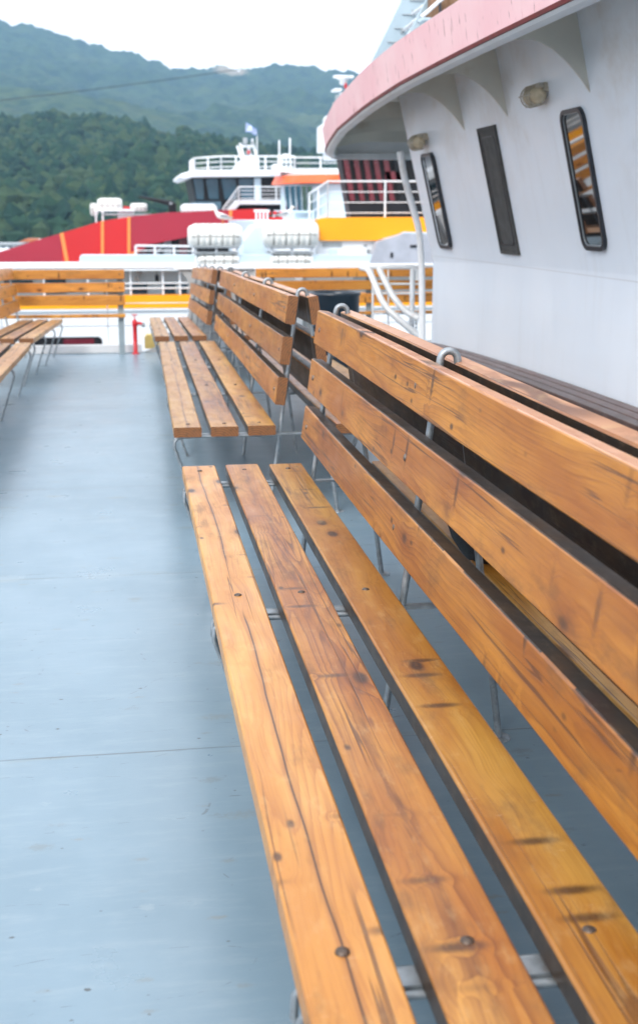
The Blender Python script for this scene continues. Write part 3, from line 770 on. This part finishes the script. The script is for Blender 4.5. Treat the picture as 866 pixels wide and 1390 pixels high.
# open deck
fa.part('deck_back_wall',BLUEW,lambda m:m.pbox(-900,362,640,402.5,YA+.95,.1))
fa.part('upper_deck_slab',WHITEC,lambda m:m.pbox(-300,359.8,640,364,YA-.05,1.0))
fa.part('bulkhead',BLUEW,lambda m:m.pprism([(108,363),(108,348.5),(109.5,346),(113,345),(640,345),(640,363)],YA-.01,.12),bevel=.02)
for a,b,c,e in ((-60,380,-20,396),(5,380,45,396),(60,378,90,398),(176,384,200,398),(222,385,238,399),(244,386,254,399),(140,384,165,398)):
    fa.part('window',BLUEG,lambda m,q=(a,b,c,e):m.pbox(*q,YA+.9,.1))
fa.part('guard_rail',WHITEC,lambda m:[m.tube([(xl,YA+.1,P(0,q,YA)[1]),(xr,YA+.1,P(0,q,YA)[1])],.016,8) for q in (386,393)] and None)
for px in (-80,-10,60,120,178,222,245):
    fa.part('stanchion',WHITEC,lambda m,px=px:m.tube([(P(px,402,YA)[0],YA+.12,P(0,402,YA)[1]),(P(px,402,YA)[0],YA+.12,P(0,363,YA)[1])],.02,8))
fa.part('black_fitting',BLACK,lambda m:(m.pbox(210.5,373,215.5,381.5,YA+.3,.12),m.pbox(212.5,369,213.5,373,YA+.33,.05)))
fa.part('vent_post',GREY,lambda m:m.tube([(P(188,385,YA)[0],YA+.4,P(0,385,YA)[1]),(P(187,380,YA)[0],YA+.4,P(0,378,YA)[1]),(P(190,372,YA)[0],YA+.4,P(0,372,YA)[1]),(P(187,370,YA)[0],YA+.4,P(0,369,YA)[1])],.05,8))
# right superstructure
fa.part('superstructure',WHITEC,lambda m:m.pprism([(432,364),(432,326),(508,326),(512,324.5),(640,324.5),(640,364)],YA+.3,2.4))
fa.part('upper_colour_band',YELLOW,lambda m:m.pprism([(432,297),(434,326),(510,326),(538,318),(548,314),(640,316),(640,294),(445,294.5)],YA+.2,.5))
fa.part('side_house',paint('side_house_grey',(.42,.44,.50),.45),lambda m:m.pprism([(500,364),(512,328),(538,320),(548,316),(600,318),(600,364)],YA-.1,.28))
fa.part('vent_grille',GREY,lambda m:m.pbox(438,329,464,334,YA+.27,.04)); fa.part('ladder_panel',BLUEW,lambda m:m.pbox(447,338,458,361,YA+.27,.04))
fa.part('port_hole',GREY,lambda m:m.pbox(494,331,498,334,YA+.27,.04)); fa.part('port_hole',GREY,lambda m:m.pbox(498,338,502,343,YA+.27,.04))
fa.part('door_handle',BLACK,lambda m:m.pbox(530.5,342,533.5,349,YA-.13,.04)); fa.part('window',BLACK,lambda m:m.pbox(557,332,566,335,YA-.13,.04))
fa.part('lower_rail',WHITEC,lambda m:railing(m,[(420,262,YA+2.8),(445,245.5,YA+.4),(600,245.5,YA+.4)],YA,(295-245)*YA/1700,1.1,.0125,3))
fa.part('bridge_wall',BLACK,lambda m:m.pprism([(461,205),(476,296),(640,296),(640,205)],YA+3.,.6))
for i in range(6):
    a=466+i*13.5
    fa.part('window',BURG if i<5 else BLACK,lambda m,a=a:m.pprism([(a,214),(a+6.5,214),(a+10.5,240),(a+4,240)] if False else [(a,216),(a+7,216),(a+16,272),(a+9.5,272)],YA+2.93,.05))  # red ship's reflection in the glass is put into the pane colour
fa.part('window',BURG,lambda m:m.pbox(523,232,552,245,YA+2.93,.05))  # reflected red again, painted as a burgundy pane
fa.part('bridge_roof',WHITEC,lambda m:m.pbox(463,200,640,207,YA+2.6,1))
# mast of the nearest ferry
def mast(m):
    x,z0=P(464,215,YA+5); z1=P(464,125,YA+5)[1]
    m.tube([(x,YA+5,z0),(x,YA+5,z1)],.11,12,r1=.06); 
fa.part('mast',WHITEC,mast)
fa.part('radar_scanner',WHITEC,lambda m:(m.pbox(454,101,480,104.5,YA+5,.2),m.lathe([(.02,0),(.09,.02),(.09,.12),(.16,.14),(.16,.2)],(P(466,112,YA+5)[0],YA+5,P(466,115,YA+5)[1]),n=14)))
fa.part('mast_platform',WHITEC,lambda m:(m.pbox(454,119,464,122,YA+4.9,.5),m.pbox(456,137,464,139,YA+4.9,.5)))
fa.part('mast_lamp',REDV,lambda m:m.pbox(468,112,471,119,YA+4.9,.1)); fa.part('mast_lamp',GREY,lambda m:m.pbox(456,128,460,134,YA+4.9,.1))
fa.part('mast_house',WHITEC,lambda m:(m.pprism([(449,215),(449,156),(452,152),(462,151),(475,151),(475,215)],YA+4.5,1.2),m.pprism([(437,205),(437,170),(448,162),(449,205)],YA+4.7,.8)))
fa.part('window',GREY,lambda m:m.pbox(442,173,445,184,YA+4.65,.06))

# life rafts on their cradles, on the nearest ferry
def life_raft(px0,px1,py0,py1,Y,label,dark=False,group='white life raft canisters on the ferries'):
    xa_,zt=P(px0,py0,Y); xb_,zb=P(px1,py1,Y); L=xb_-xa_; r=(zt-zb)/2; c=((xa_+xb_)/2,Y+r,(zt+zb)/2)
    root=empty('life_raft',c,label,'life raft',group)
    m=MB(); prof=[]; ns=40
    pr=[(.01,-L/2),(r*.62,-L/2),(r*.80,-L/2+.03*L),(r*.93,-L/2+.10*L)]
    k=7
    for i in range(k):
        t0=-L/2+L*(.12+.76*i/k); t1=-L/2+L*(.12+.76*(i+1)/k)
        pr+=[(r*.965,t0),(r,t0+.015*L),(r,t1-.015*L),(r*.965,t1)]
    pr+=[(r*.93,L/2-.10*L),(r*.80,L/2-.03*L),(r*.62,L/2),(.01,L/2)]
    m.lathe(pr,(0,0,0),ax='X',n=24); m.build('shell',FRPW,root)
    m=MB(); m.lathe([(r*1.02,-L*.46),(r*1.03,-L*.46+.01),(r*1.03,-L*.46+.02)],(0,0,0),ax='X',n=4) if False else None
    m.box(-L*.44,L*.44,-r*1.015,r*1.015,-.012,.012); m.build('seam',STRAP,root)
    for t in (-.32*L,-.1*L,.13*L,.33*L):
        m=MB(); m.lathe([(r*.99,t-.012),(r*1.02,t-.010),(r*1.02,t+.010),(r*.99,t+.012)],(0,0,0),ax='X',n=24); m.build('strap',STRAP,root)
    return root
life_raft(255.5,330,303,337,YA-.2,'large white canister with the seagull on top, left of the two on the nearest ferry')
life_raft(358,434,298,337,YA-.2,'large white canister, right of the two on the nearest ferry, beside the yellow band')
life_raft(268,326,344,363,YA-.1,'lower white canister half hidden under the left large canister')
life_raft(368,424,344,363,YA-.1,'lower white canister half hidden under the right large canister')
for a,b in ((262,326),(366,428)):
    root=empty('raft_cradle',(P((a+b)/2,345,YA)[0],YA,P(0,345,YA)[1]),'steel cradle holding the %s pair of white canisters'%('left' if a<300 else 'right'),'cradle','cradles of the canisters')
    f_=FP(root)
    f_.part('bed',GREY,lambda m:(m.pbox(a,333,b,336,YA-.15,.9),m.pbox(a+2,342,b-2,344.5,YA-.1,.8)),bevel=.01)
    for c in (a+2,(a+b)/2-2,b-6):
        f_.part('leg',WHITEC,lambda m,c=c:m.pbox(c,316,c+3.5,360,YA-.06,.06))
# clutter between them
fa.part('locker',BLUEW,lambda m:m.pprism([(328,364),(330,326),(345,306),(362,303),(362,364)],YA+1.0,1.2),bevel=.03)
fa.part('locker_vent',BLACK,lambda m:m.pbox(338,348,342.5,361,YA+.93,.06)); fa.part('locker_vent',BLUEG,lambda m:m.pbox(347,354,356,361,YA+.93,.06))
fa.part('support_house',WHITEC,lambda m:m.pbox(330,330,432,364,YA+2.3,3))

# --- ferry with orange roof
YB=36.; B=ferry(YB,'moored ferry with an orange red roofed wheelhouse and pale blue walls, between the other two'); fb=FP(B)
fb.part('hull',BLUEW,lambda m:m.box(P(345,300,YB)[0],P(760,300,YB)[0],YB,YB+9,-7.2,P(0,300,YB)[1]))
def cab(m,py0,py1,ov,mid=0.):
    x0=P(388,250,YB+2)[0]-ov; x1=P(700,250,YB)[0]; z1=P(0,py0,YB+1)[1]; z0=P(0,py1,YB+1)[1]; n=12; pts=[]
    for i in range(n+1):
        a=math.pi/2+math.pi*i/n; pts.append((x0+1.6+ (1.6)*math.cos(a), YB+3.2+ (2.2+ov)*math.sin(a)))
    pts=pts[::-1]+[(x1,YB+5.4+ov),(x1,YB+1-ov)]
    pts=[(x1,YB+1.-ov),(x1,YB+5.4+ov)]+[(x,y) for x,y in [(x0+1.6+1.6*math.cos(math.pi/2+math.pi*i/n),YB+3.2+(2.2+ov)*math.sin(math.pi/2+math.pi*i/n)) for i in range(n+1)]]
    k=len(pts); vs=[(x,y,z0) for x,y in pts]+[(x+ (mid if x<x0+1.6 else 0),y,z1) for x,y in pts]
    m.add(vs,[tuple(range(k-1,-1,-1)),tuple(range(k,2*k))]+[(i,(i+1)%k,k+(i+1)%k,k+i) for i in range(k)])
fb.part('wheelhouse',BLUEW,lambda m:cab(m,247,302,0))
fb.part('roof',ORANGE,lambda m:cab(m,234,246,.28,.12))
fb.part('roof_top',WHITEC,lambda m:cab(m,231,233.8,.0))
for i in range(5):
    a=388+i*7.6
    fb.part('window',BLUEG if i<3 else paint('green_glass',(.05,.09,.07),.2),lambda m,a=a:m.pprism([(a,252),(a+4.5,251.5),(a+6,285),(a+1.8,286)],YB+1.15-.12*i,.35))
fb.part('guard_rail',BLUEW,lambda m:railing(m,[(372,286,YB-.2),(425,287,YB-.2)],YB,.5,.5,.02,2))
fb.part('roof_rail',WHITEC,lambda m:railing(m,[(378,212,YB+5),(400,213,YB+2.5),(470,213,YB+2.5),(520,213,YB+2.5)],YB,.42,.7,.015,2))
fb.part('rail_base',WHITEC,lambda m:m.pbox(376,229,520,234,YB+2.4,2.))
fb.part('ladder',WHITEC,lambda m:[m.pbox(a,286,a+2.2,312,YB-.6,.05) for a in (347,352,357,362)] and m.pbox(345,284,366,287,YB-.62,.08))
fb.part('life_ring_board',REDP,lambda m:[m.pbox(a,286+2*j,a+5,291+2*j,YB-.5-.01*j,.04) for j,a in ((0,363),(0,371),(0,379))] and m.pbox(363,294,384,298,YB-.5,.04))
fb.part('antenna',WHITEC,lambda m:[m.tube([(P(a,215,YB+4)[0],YB+4,P(0,215,YB+4)[1]),(P(a,b,YB+4)[0],YB+4,P(0,b,YB+4)[1])],.025,6) for a,b in ((379,186),(393.5,183))] and None)
fb.part('deck_box',WHITEC,lambda m:m.pbox(371,222,381,236,YB+2.,.6),bevel=.04); fb.part('deck_box',WHITEC,lambda m:m.pbox(384,208,393,214,YB+3.,.5),bevel=.04)

# --- red ferry with black bridge
YC=48.; C_=ferry(YC,'moored ferry with long red and crimson bulwark, black bridge windows and white roof deck'); fc=FP(C_)
fc.part('hull',WHITEC,lambda m:m.box(P(-500,350,YC)[0],P(420,350,YC)[0],YC+.4,YC+10,-7.2,P(0,346,YC)[1]))
def seg(a,b,tl,tr,bl,br): return [(a,bl),(a,tl),(b,tr),(b,br)]
def topy(px):
    pts=[(-300,420),(0,341),(45,327),(110,308),(135,300),(180,293),(225,288),(290,285),(345,283),(360,283)]
    for (a,b),(c,e) in zip(pts,pts[1:]):
        if px<=c: return b+(e-b)*(px-a)/(c-a)
    return 283
def boty(px): return 368 if px<178 else max(312,352-(px-178)*.85) if px<210 else max(316,330-(px-210)*.2)
def strip(a,b,mat,name,Yo=0.,n=8,sl=0):
    def fn(m):
        up=[(a+(b-a)*i/n+ (0),topy(a+(b-a)*i/n)) for i in range(n+1)]
        dn=[(a+(b-a)*i/n+sl,boty(a+(b-a)*i/n)) for i in range(n,-1,-1)]
        m.pprism(up+dn,YC-Yo,.35)
    return fc.part(name,mat,fn)
strip(-250,84,CRIM,'bulwark',sl=8); strip(84.01,139,REDP,'bulwark',sl=0,Yo=.003); strip(139.01,177,REDP,'bulwark'); strip(177.01,313,CRIM,'bulwark',n=16); strip(313.01,362,REDP,'bulwark')
strip(81,86,STRIPE,'stripe',.05,1,sl=10); strip(137,141,STRIPE,'stripe',.05,1); strip(173,177,STRIPE,'stripe',.05,1); strip(311,315,STRIPE,'stripe',.05,1)
fc.part('stripe',STRIPE,lambda m:m.pprism([(170,348),(188,337),(190,340),(176,350)],YC-.06,.05))
fc.part('dark_recess',BLACK,lambda m:m.pbox(180,312,345,350,YC+.37,.02))
for a in (188,205,222,243): fc.part('recess_panel',BURG if a!=222 else GREY,lambda m,a=a:m.pbox(a,322,a+11,347,YC+.33,.03))
fc.part('strut',GREY,lambda m:m.tube([(P(212,345,YC)[0],YC+.2,P(0,345,YC)[1]),(P(232,322,YC)[0],YC+.2,P(0,322,YC)[1])],.06,6))
fc.part('guard_rail',WHITEC,lambda m:railing(m,[(184,333,YC-.3),(262,334,YC-.3)],YC,.45,.7,.03,2))
def roofdeck(m): m.pprism([(242,240),(246,235),(262,230.5),(300,230),(470,229),(470,238),(262,240),(250,243)],YC+1,6)
fc.part('roof_deck',WHITEC,roofdeck,bevel=.05)
fc.part('bridge',BLACK,lambda m:m.pprism([(259,239),(266,274),(268,290),(470,290),(470,239)],YC+1.6,5))
for a,b in ((262,276),(279,296),(300,320),(323,343)):
    fc.part('window',BLUEG,lambda m,a=a,b=b:m.pprism([(a,242),(b,242),(b+1,270),(a+5,270)],YC+1.55,.04))
for a in (276,297,320): fc.part('window_frame',BLACK,lambda m,a=a:m.pprism([(a,240),(a+2,240),(a+5,273),(a+3,273)],YC+1.48,.05))
fc.part('bridge_skirt',paint('skirt_blue',(.07,.14,.19),.4),lambda m:m.pprism([(264,273),(300,273),(300,292),(262,292)],YC+1.3,3))
fc.part('door_strip',BLUEW,lambda m:m.pbox(345,241,354.5,270,YC+1.5,.08))
fc.part('wing_deck',WHITEC,lambda m:m.pprism([(306,287),(322,270.5),(400,270.5),(400,277),(326,277),(316,288)],YC+.8,1.),bevel=.03)
fc.part('wing_rail',WHITEC,lambda m:railing(m,[(303,282,YC+.7),(324,253,YC+.7),(400,253,YC+.7)],YC,.5,.8,.016,3))
fc.part('roof_rail',WHITEC,lambda m:railing(m,[(258,218,YC+3.),(264,214,YC+1.3),(300,211.5,YC+1.3),(400,211.5,YC+1.3)],YC,.50,.6,.022,2))
fc.part('roof_house',WHITEC,lambda m:(m.pbox(333,213,352,231,YC+1.6,1.5),m.pprism([(318,230),(324,222),(330,216),(334,215),(334,230)],YC+2,1.5)),bevel=.05)
fc.part('mast',WHITEC,lambda m:[m.tube([(P(a,214,YC+2.2)[0],YC+2.2,P(0,214,YC)[1]),(P(a,b,YC)[0],YC+2.2,P(0,b,YC)[1])],.05,6) for a,b in ((329,190),(333,186),(344,190),(350,180))] and m.pbox(328,196,346,198.5,YC+2.1,.6))
for q in ((330,186,336,195),(341,190,345,196),(334,203,341,209)): fc.part('mast_light',GREY,lambda m,q=q:m.pbox(*q,YC+2,.2),bevel=.03)
fc.part('mast_lamp',REDV,lambda m:m.pbox(336,203,339,208,YC+1.9,.1))
fc.part('deck_fittings',WHITEC,lambda m:[m.lathe([(.18,0),(.22,.1),(.22,.25),(.1,.35)],(P(a,287,YC+.9)[0],YC+1.0,P(0,289,YC)[1]),n=10) for a in (253,259,266,272,280,287)] and None)
fc.part('raft_platform',WHITEC,lambda m:(m.pbox(128,283,183,286,YC+.9,1.6),m.pbox(129,286,132,312,YC+.9,.1),m.pbox(138,286,141,308,YC+.9,.1),m.pbox(160,286,182,300,YC+1.2,1.)))
fc.part('platform_rail',GREY,lambda m:m.tube([(P(138,290,YC+.5)[0],YC+.5,P(0,290.5,YC)[1]),(P(236,292,YC)[0],YC+.5,P(0,291.5,YC)[1])],.04,6))
fc.part('red_fitting',REDP,lambda m:m.pprism([(165,285),(168,279),(176,280),(180,285)],YC+1.2,.5))
life_raft(122,133,275,292,YC+1.6,'white canister seen end on, far left on the red ferry')
life_raft(132,166,268,286,YC+.9,'large white canister on the raised platform of the red ferry')
life_raft(177,200,275,287,YC+.9,'small white canister right of the large one on the red ferry')
root=empty('deck_crane',(P(234,287,YC+.6)[0],YC+.6,P(0,289,YC+.6)[1]),'black crane arm rising beside the canisters of the red ferry','crane')
fx=FP(root)
fx.part('post',BLACK,lambda m:m.tube([(P(234,289,YC+.6)[0],YC+.6,P(0,289,YC+.6)[1]),(P(234,275,YC+.6)[0],YC+.6,P(0,275,YC+.6)[1])],.16,10))
fx.part('arm',BLACK,lambda m:m.tube([(P(236,276,YC+.6)[0],YC+.6,P(0,276,YC+.6)[1]),(P(212,271,YC+.6)[0],YC+.6,P(0,271,YC+.6)[1]),(P(188,266,YC+.6)[0],YC+.6,P(0,266,YC+.6)[1])],.11,8,r1=.03))
fx.part('lamp',GREY,lambda m:m.pbox(230,274,234,277,YC+.3,.1))
# flag
root=empty('flag',(P(349,180,YC+2.2)[0],YC+2.2,P(0,180,YC)[1]),'small blue and white striped flag fluttering above the black bridge','flag')
m=MB(); nx,nz=18,9; W_,H_=.52,.30; ox_,oz_=P(333,166,YC+2.2)
def fp(u,v):
    x,z=P(349-u*15.5,182-2*u-v*9-7*u*u*(.3+.7*v)+1.*math.sin(u*7),YC+2.2)
    return (x-root.location.x,.08*math.sin(u*8+v*2),z-root.location.z)
vs=[fp(i/nx,j/nz) for i in range(nx+1) for j in range(nz+1)]
for i in range(nx):
    for j in range(nz):
        canton=(i<7 and j>=4); mi=(0 if j%2==0 else 1)
        if canton: mi=1 if (i in (3,) or j==6) else 0
        m.f.append((i*(nz+1)+j,(i+1)*(nz+1)+j,(i+1)*(nz+1)+j+1,i*(nz+1)+j+1)); m.m.append(mi); m.sm.append(True)
m.v=vs; fo=m.build('cloth',[FLAGB,FLAGW],root); so=fo.modifiers.new('s','SOLIDIFY'); so.thickness=.01
m=MB(); m.tube([(.0,.05,-.55),(.0,.05,.12)],.02,6); m.build('staff',WHITEC,root)

# seagulls
def gull(px,py,Y,face,label,s=1.):
    x,z=P(px,py,Y); root=empty('seagull',(x,Y,z),label,'seagull','seagulls standing on the canisters'); root.scale=(face*s,s,s)
    m=MB(); path=[(-.02,0,.135,.045),(.0,0,.15,.06)]
    prof=[(.20,.105,.006),(.14,.112,.028),(.06,.125,.052),(-.03,.15,.065),(-.10,.175,.058),(-.135,.215,.036),(-.15,.255,.032),(-.165,.285,.036),(-.19,.285,.027),(-.205,.28,.010)]
    n=12; vs=[]
    for i,(a,b,r) in enumerate(prof):
        p0=prof[max(i-1,0)];p1=prof[min(i+1,len(prof)-1)]; t=Vector((p1[0]-p0[0],0,p1[1]-p0[1])).normalized(); u=Vector((-t.z,0,t.x))
        for j in range(n):
            q=2*math.pi*j/n; v=Vector((a,0,b))+u*math.cos(q)*r+Vector((0,1,0))*math.sin(q)*r*.8; vs.append(v)
    m.add(vs,[(i*n+j,i*n+(j+1)%n,(i+1)*n+(j+1)%n,(i+1)*n+j) for i in range(len(prof)-1) for j in range(n)]+[tuple(range(n)),tuple(range((len(prof)-1)*n,len(prof)*n))],0,True)
    m.build('body',GULLW,root)
    for sy in (-1,1):
        m=MB(); m.add([(-.06,sy*.052,.19),(.02,sy*.060,.18),(.12,sy*.045,.145),(.25,sy*.02,.115),(.10,sy*.050,.105),(-.02,sy*.062,.12),(-.07,sy*.055,.15)],[tuple(range(7))]); o=m.build('wing',GULLG,root); so=o.modifiers.new('s','SOLIDIFY'); so.thickness=.012; so.offset=0
        m=MB(); m.tube([(-.01,sy*.025,.10),(-.005,sy*.025,.0),(-.04,sy*.025,.0)],.006,6); m.build('leg',BEAK,root)
    m=MB(); m.tube([(-.195,0,.280),(-.225,0,.276),(-.245,0,.266)],.010,8,r1=.003); m.build('beak',BEAK,root)
gull(303,302.5,YA+.1,1,'white and grey seagull standing on the left large canister, tail to the right',.95)
gull(387,298,YA+.1,-1,'white and grey seagull standing on the right large canister',.9)

# --- things on the quay far left
YQ=120.
root=empty('shore_building',(P(10,336,YQ)[0],YQ,-7),'small white harbour building behind the red ferry at the left edge','building')
f_=FP(root)
f_.part('wall',WHITEC,lambda m:m.box(P(-60,331,YQ)[0],P(27,331,YQ)[0],YQ,YQ+6,-7,P(0,332,YQ)[1]))
f_.part('roof',GREY,lambda m:m.box(P(-62,331,YQ)[0],P(29,331,YQ)[0],YQ-.3,YQ+6.3,P(0,331.9,YQ)[1],P(0,330.4,YQ)[1]))
for a in (2,12): f_.part('window',BLUEG,lambda m,a=a:m.pbox(a,334,a+5,338,YQ-.05,.1))
root=empty('shore_hut',(P(42,330,YQ)[0],YQ+4,-7),'low hut with an orange tiled roof behind the crimson bulwark','building')
f_=FP(root)
f_.part('wall',WHITEC,lambda m:m.box(P(27,331,YQ)[0],P(56,331,YQ)[0],YQ+8,YQ+12,-7,P(0,327,YQ)[1]))
f_.part('roof',paint('tile_orange',(.45,.14,.06),.8),lambda m:m.prism([(P(25,327,YQ+8)[0],P(0,328,YQ+8)[1]),(P(34,323,YQ+8)[0],P(0,324,YQ+8)[1]),(P(50,323,YQ+8)[0],P(0,324,YQ+8)[1]),(P(58,327,YQ+8)[0],P(0,328,YQ+8)[1])],YQ+7.5,YQ+12.5))

# ------------------------------------------------------------------ hills
def interp(pts,x):
    if x<=pts[0][0]: return pts[0][1]
    for (a,b),(c,e) in zip(pts,pts[1:]):
        if x<=c: t=(x-a)/(c-a); t=t*t*(3-2*t)*.5+t*.5; return b+(e-b)*t
    return pts[-1][1]
def hill(name,prof,Yc,Y0,amp,scale,mat,nu=260,nv=90,pxr=(-700,1500)):
    m=MB(); vs=[]
    for i in range(nu+1):
        px=pxr[0]+(pxr[1]-pxr[0])*i/nu
        xc,zc=P(px,interp(prof,px),Yc); k=xc/Yc
        for j in range(nv+1):
            v=j/nv
            Y=Y0+(Yc-Y0)*v if v<=1 else 0
            x=k*Y
            s=v**.9*(1-.12*math.sin(v*math.pi))
            z=-7+(zc+7)*s
            env=min(1,v*6)
            z+=env*amp*3.*noise.fractal(Vector((x*scale*.12,Y*scale*.12,3.)),1.,2.,4)*min(1,(1-v)*3+.12)
            z+=env*amp*noise.noise(Vector((x*scale,Y*scale,7.)))
            z+=env*amp*.6*noise.noise(Vector((x*scale*2.7,Y*scale*2.7,1.)))
            vs.append((x,Y,z))
    k=nv+1
    m.add(vs,[(i*k+j,(i+1)*k+j,(i+1)*k+j+1,i*k+j+1) for i in range(nu) for j in range(nv)],0,True)
    # closing back slope
    o=m.build(name,mat); return tag(o,kind='structure'),vs
def hillmat(name,c1,c2,c3,sc,bald=None):
    t=NT(name); o=t.obj()
    n=t.noise(o,sc,6.,.65); c=t.mix(t.step(n,.38,.62),c1,c2)
    big=t.noise(t.vmul(o,(1,1,2.)),sc*.12,4.,.6)
    c=t.mix(t.step(big,.52,.72,0,.65),c,c3)
    if bald:
        vd=t.n('ShaderNodeVectorMath',operation='DISTANCE'); t.l(t.vmul(o,(1,.35,1.6)),vd.inputs[0]); vd.inputs[1].default_value=(bald[0],bald[1]*.35,bald[2]*1.6)
        dd=t.math('ADD',vd.outputs['Value'],t.math('MULTIPLY',t.noise(o,.02,4.),40.))
        c=t.mix(t.step(dd,bald[3]+26,bald[3]+12,0.,.8),c,(.36,.29,.22))
    return t.set(Base_Color=c,Roughness=.95,Specular_IOR_Level=.1)
farp=[(-700,-60),(-300,-10),(-60,22),(0,28),(35,33),(80,45),(130,60),(165,68),(200,80),(245,93),(262,95),(280,93),(298,91),(312,92),(325,94),(345,91),(375,85),(410,86),(430,92),(460,96),(487,99),(560,112),(700,130),(1500,190)]
bx_,bz_=P(312,97,2180)
FARM=hillmat('far_forest',(.006,.024,.018),(.036,.068,.032),(.080,.105,.045),.045,(bx_,2180,bz_,28))
hill('far_hill',farp,2200,900,8.,.045,FARM,520,170)
midp=[(-700,60),(-200,110),(0,118),(80,122),(150,134),(220,150),(300,172),(380,196),(470,222),(700,250),(1500,262)]
MIDM=hillmat('mid_forest',(.008,.026,.012),(.045,.075,.026),(.09,.10,.04),.06)
hill('middle_hill',midp,1350,780,4.,.06,MIDM,320,110)
nearp=[(-700,150),(-200,162),(0,168),(60,165),(120,166),(170,170),(215,176),(245,182),(285,192),(320,198),(360,208),(420,214),(520,232),(700,250),(1500,268)]
NEARM=hillmat('near_forest_floor',(.014,.032,.013),(.028,.050,.018),(.07,.07,.035),.09)
_,nv=hill('near_hill',nearp,640,300,2.0,.12,NEARM,260,90)
# tree crowns over the near hill as one mass
def forest():
    mesh=bpy.data.meshes.new('forest'); bm=bmesh.new(); bmesh.ops.create_icosphere(bm,subdivisions=1,radius=1.)
    base=[v.co.copy() for v in bm.verts]; bf=[tuple(v.index for v in f.verts) for f in bm.faces]; bm.free()
    V=[];Fc=[];r=random.Random(5); K=91
    MI=[]
    for t in range(15000):
        i=r.randrange(70,150) if r.random()<.85 else r.randrange(0,260); j=int(1+89*math.sqrt(r.random())) if r.random()<.55 else r.randint(1,70); j=min(j,90)
        px=-700+2200*i/260
        a=Vector(nv[i*K+j]); b=Vector(nv[min(i+1,259)*K+min(j+1,90)]); p=a.lerp(b,r.random()); p.x=a.x+(b.x-a.x)*r.random()
        if noise.noise(Vector((p.x*.02,p.y*.02,0)))>.36: continue
        s=r.choice((1.,1.5,2.2,2.8))*r.uniform(.8,1.2)*(1+.3*noise.noise(Vector((p.x*.05,p.y*.05,9)))); h=s*r.uniform(.8,1.35)
        for q in range(2):
            c=p+Vector((r.uniform(-1,1)*s*.5*q,r.uniform(-1,1)*s*.5*q,h*.55-q*.3*s)); ss=s*(1-.35*q); k0=len(V)
            for w in base:
                f=1+r.uniform(-.28,.28); V.append((c.x+w.x*ss*f,c.y+w.y*ss*f,c.z+w.z*h*f*(1-.3*q)))
            Fc+= [tuple(k0+x for x in f) for f in bf]; MI+=[(t%3)]*len(bf)
    mesh.from_pydata(V,[],Fc)
    for nme,c in (('crown_dark',(.008,.025,.016)),('crown_mid',(.014,.036,.019)),('crown_olive',(.028,.048,.022))):
        mesh.materials.append(hillmat(nme,c,tuple(x*1.5 for x in c),tuple(x*1.3 for x in c),.5))
    mesh.polygons.foreach_set('material_index',MI); mesh.update()
    o=bpy.data.objects.new('forest',mesh); COL.objects.link(o); tag(o,'dark green woodland covering the near hillside','woodland',kind='stuff')
forest()
# overhead cable
YK=420.
mb=MB(); q=[]
for i in range(25):
    px=-60+(330+60)*i/24; py=134-(134-96)*((px)/300)+2.5*(1-((px-135)/195)**2)
    x,z=P(px,py,YK); q.append((x,YK,z))
mb.tube(q,.13,5)
tag(mb.build('overhead_cable',paint('cable',(.02,.025,.03),.6)),'thin dark overhead cable crossing in front of the far hill','cable')

# ------------------------------------------------------------------ haze
mb=MB(); mb.box(-2600,2600,-950,2950,-9,560)
hz=bpy.data.materials.new('haze'); hz.use_nodes=True; nt=hz.node_tree; nt.nodes.clear()
out=nt.nodes.new('ShaderNodeOutputMaterial'); pv=nt.nodes.new('ShaderNodeVolumePrincipled')
pv.inputs['Color'].default_value=(.40,.70,1.,1); pv.inputs['Density'].default_value=.00027; pv.inputs['Anisotropy'].default_value=.2
nt.links.new(pv.outputs[0],out.inputs['Volume'])
tag(mb.build('haze',hz),'pale bluish haze filling the bay','haze',kind='stuff')

# ------------------------------------------------------------------ light
SE,SA=40.,-148.      # sun elevation, azimuth (deg, from +Y towards +X)
w=bpy.data.worlds.new('World'); S.world=w; w.use_nodes=True; nt=w.node_tree; bg=nt.nodes['Background']
sky=nt.nodes.new('ShaderNodeTexSky'); sky.sky_type='NISHITA'; sky.sun_disc=False
sky.sun_elevation=rad(SE); sky.sun_rotation=rad(SA); sky.dust_density=4.; sky.air_density=1.2
mx=nt.nodes.new('ShaderNodeMix'); mx.data_type='RGBA'; mx.inputs[0].default_value=.78
nt.links.new(sky.outputs[0],mx.inputs[6]); mx.inputs[7].default_value=(14.5,14.4,14.9,1)
nt.links.new(mx.outputs[2],bg.inputs[0]); bg.inputs[1].default_value=.12
sl=bpy.data.lights.new('sun','SUN'); sl.energy=1.5; sl.angle=rad(16); sl.color=(1,.96,.9)
so=bpy.data.objects.new('sun',sl); COL.objects.link(so)
dv=Vector((math.sin(rad(SA))*math.cos(rad(SE)),math.cos(rad(SA))*math.cos(rad(SE)),math.sin(rad(SE))))
so.rotation_euler=dv.to_track_quat('Z','Y').to_euler()

# ------------------------------------------------------------------ camera
cd=bpy.data.cameras.new('camera'); cam=bpy.data.objects.new('camera',cd); COL.objects.link(cam)
cam.location=CAM; cam.rotation_euler=(math.pi/2-PIT,0,-PSI)
cd.sensor_fit='HORIZONTAL'; cd.sensor_width=24.; cd.lens=F/866*24.; cd.clip_start=.05; cd.clip_end=9000
cd.dof.use_dof=True; cd.dof.focus_distance=3.3; cd.dof.aperture_fstop=5.2
S.camera=cam
S.view_settings.view_transform='Standard'; S.view_settings.look='None'; S.view_settings.exposure=.66; S.view_settings.gamma=1
S.render.resolution_x=637; S.render.resolution_y=1024
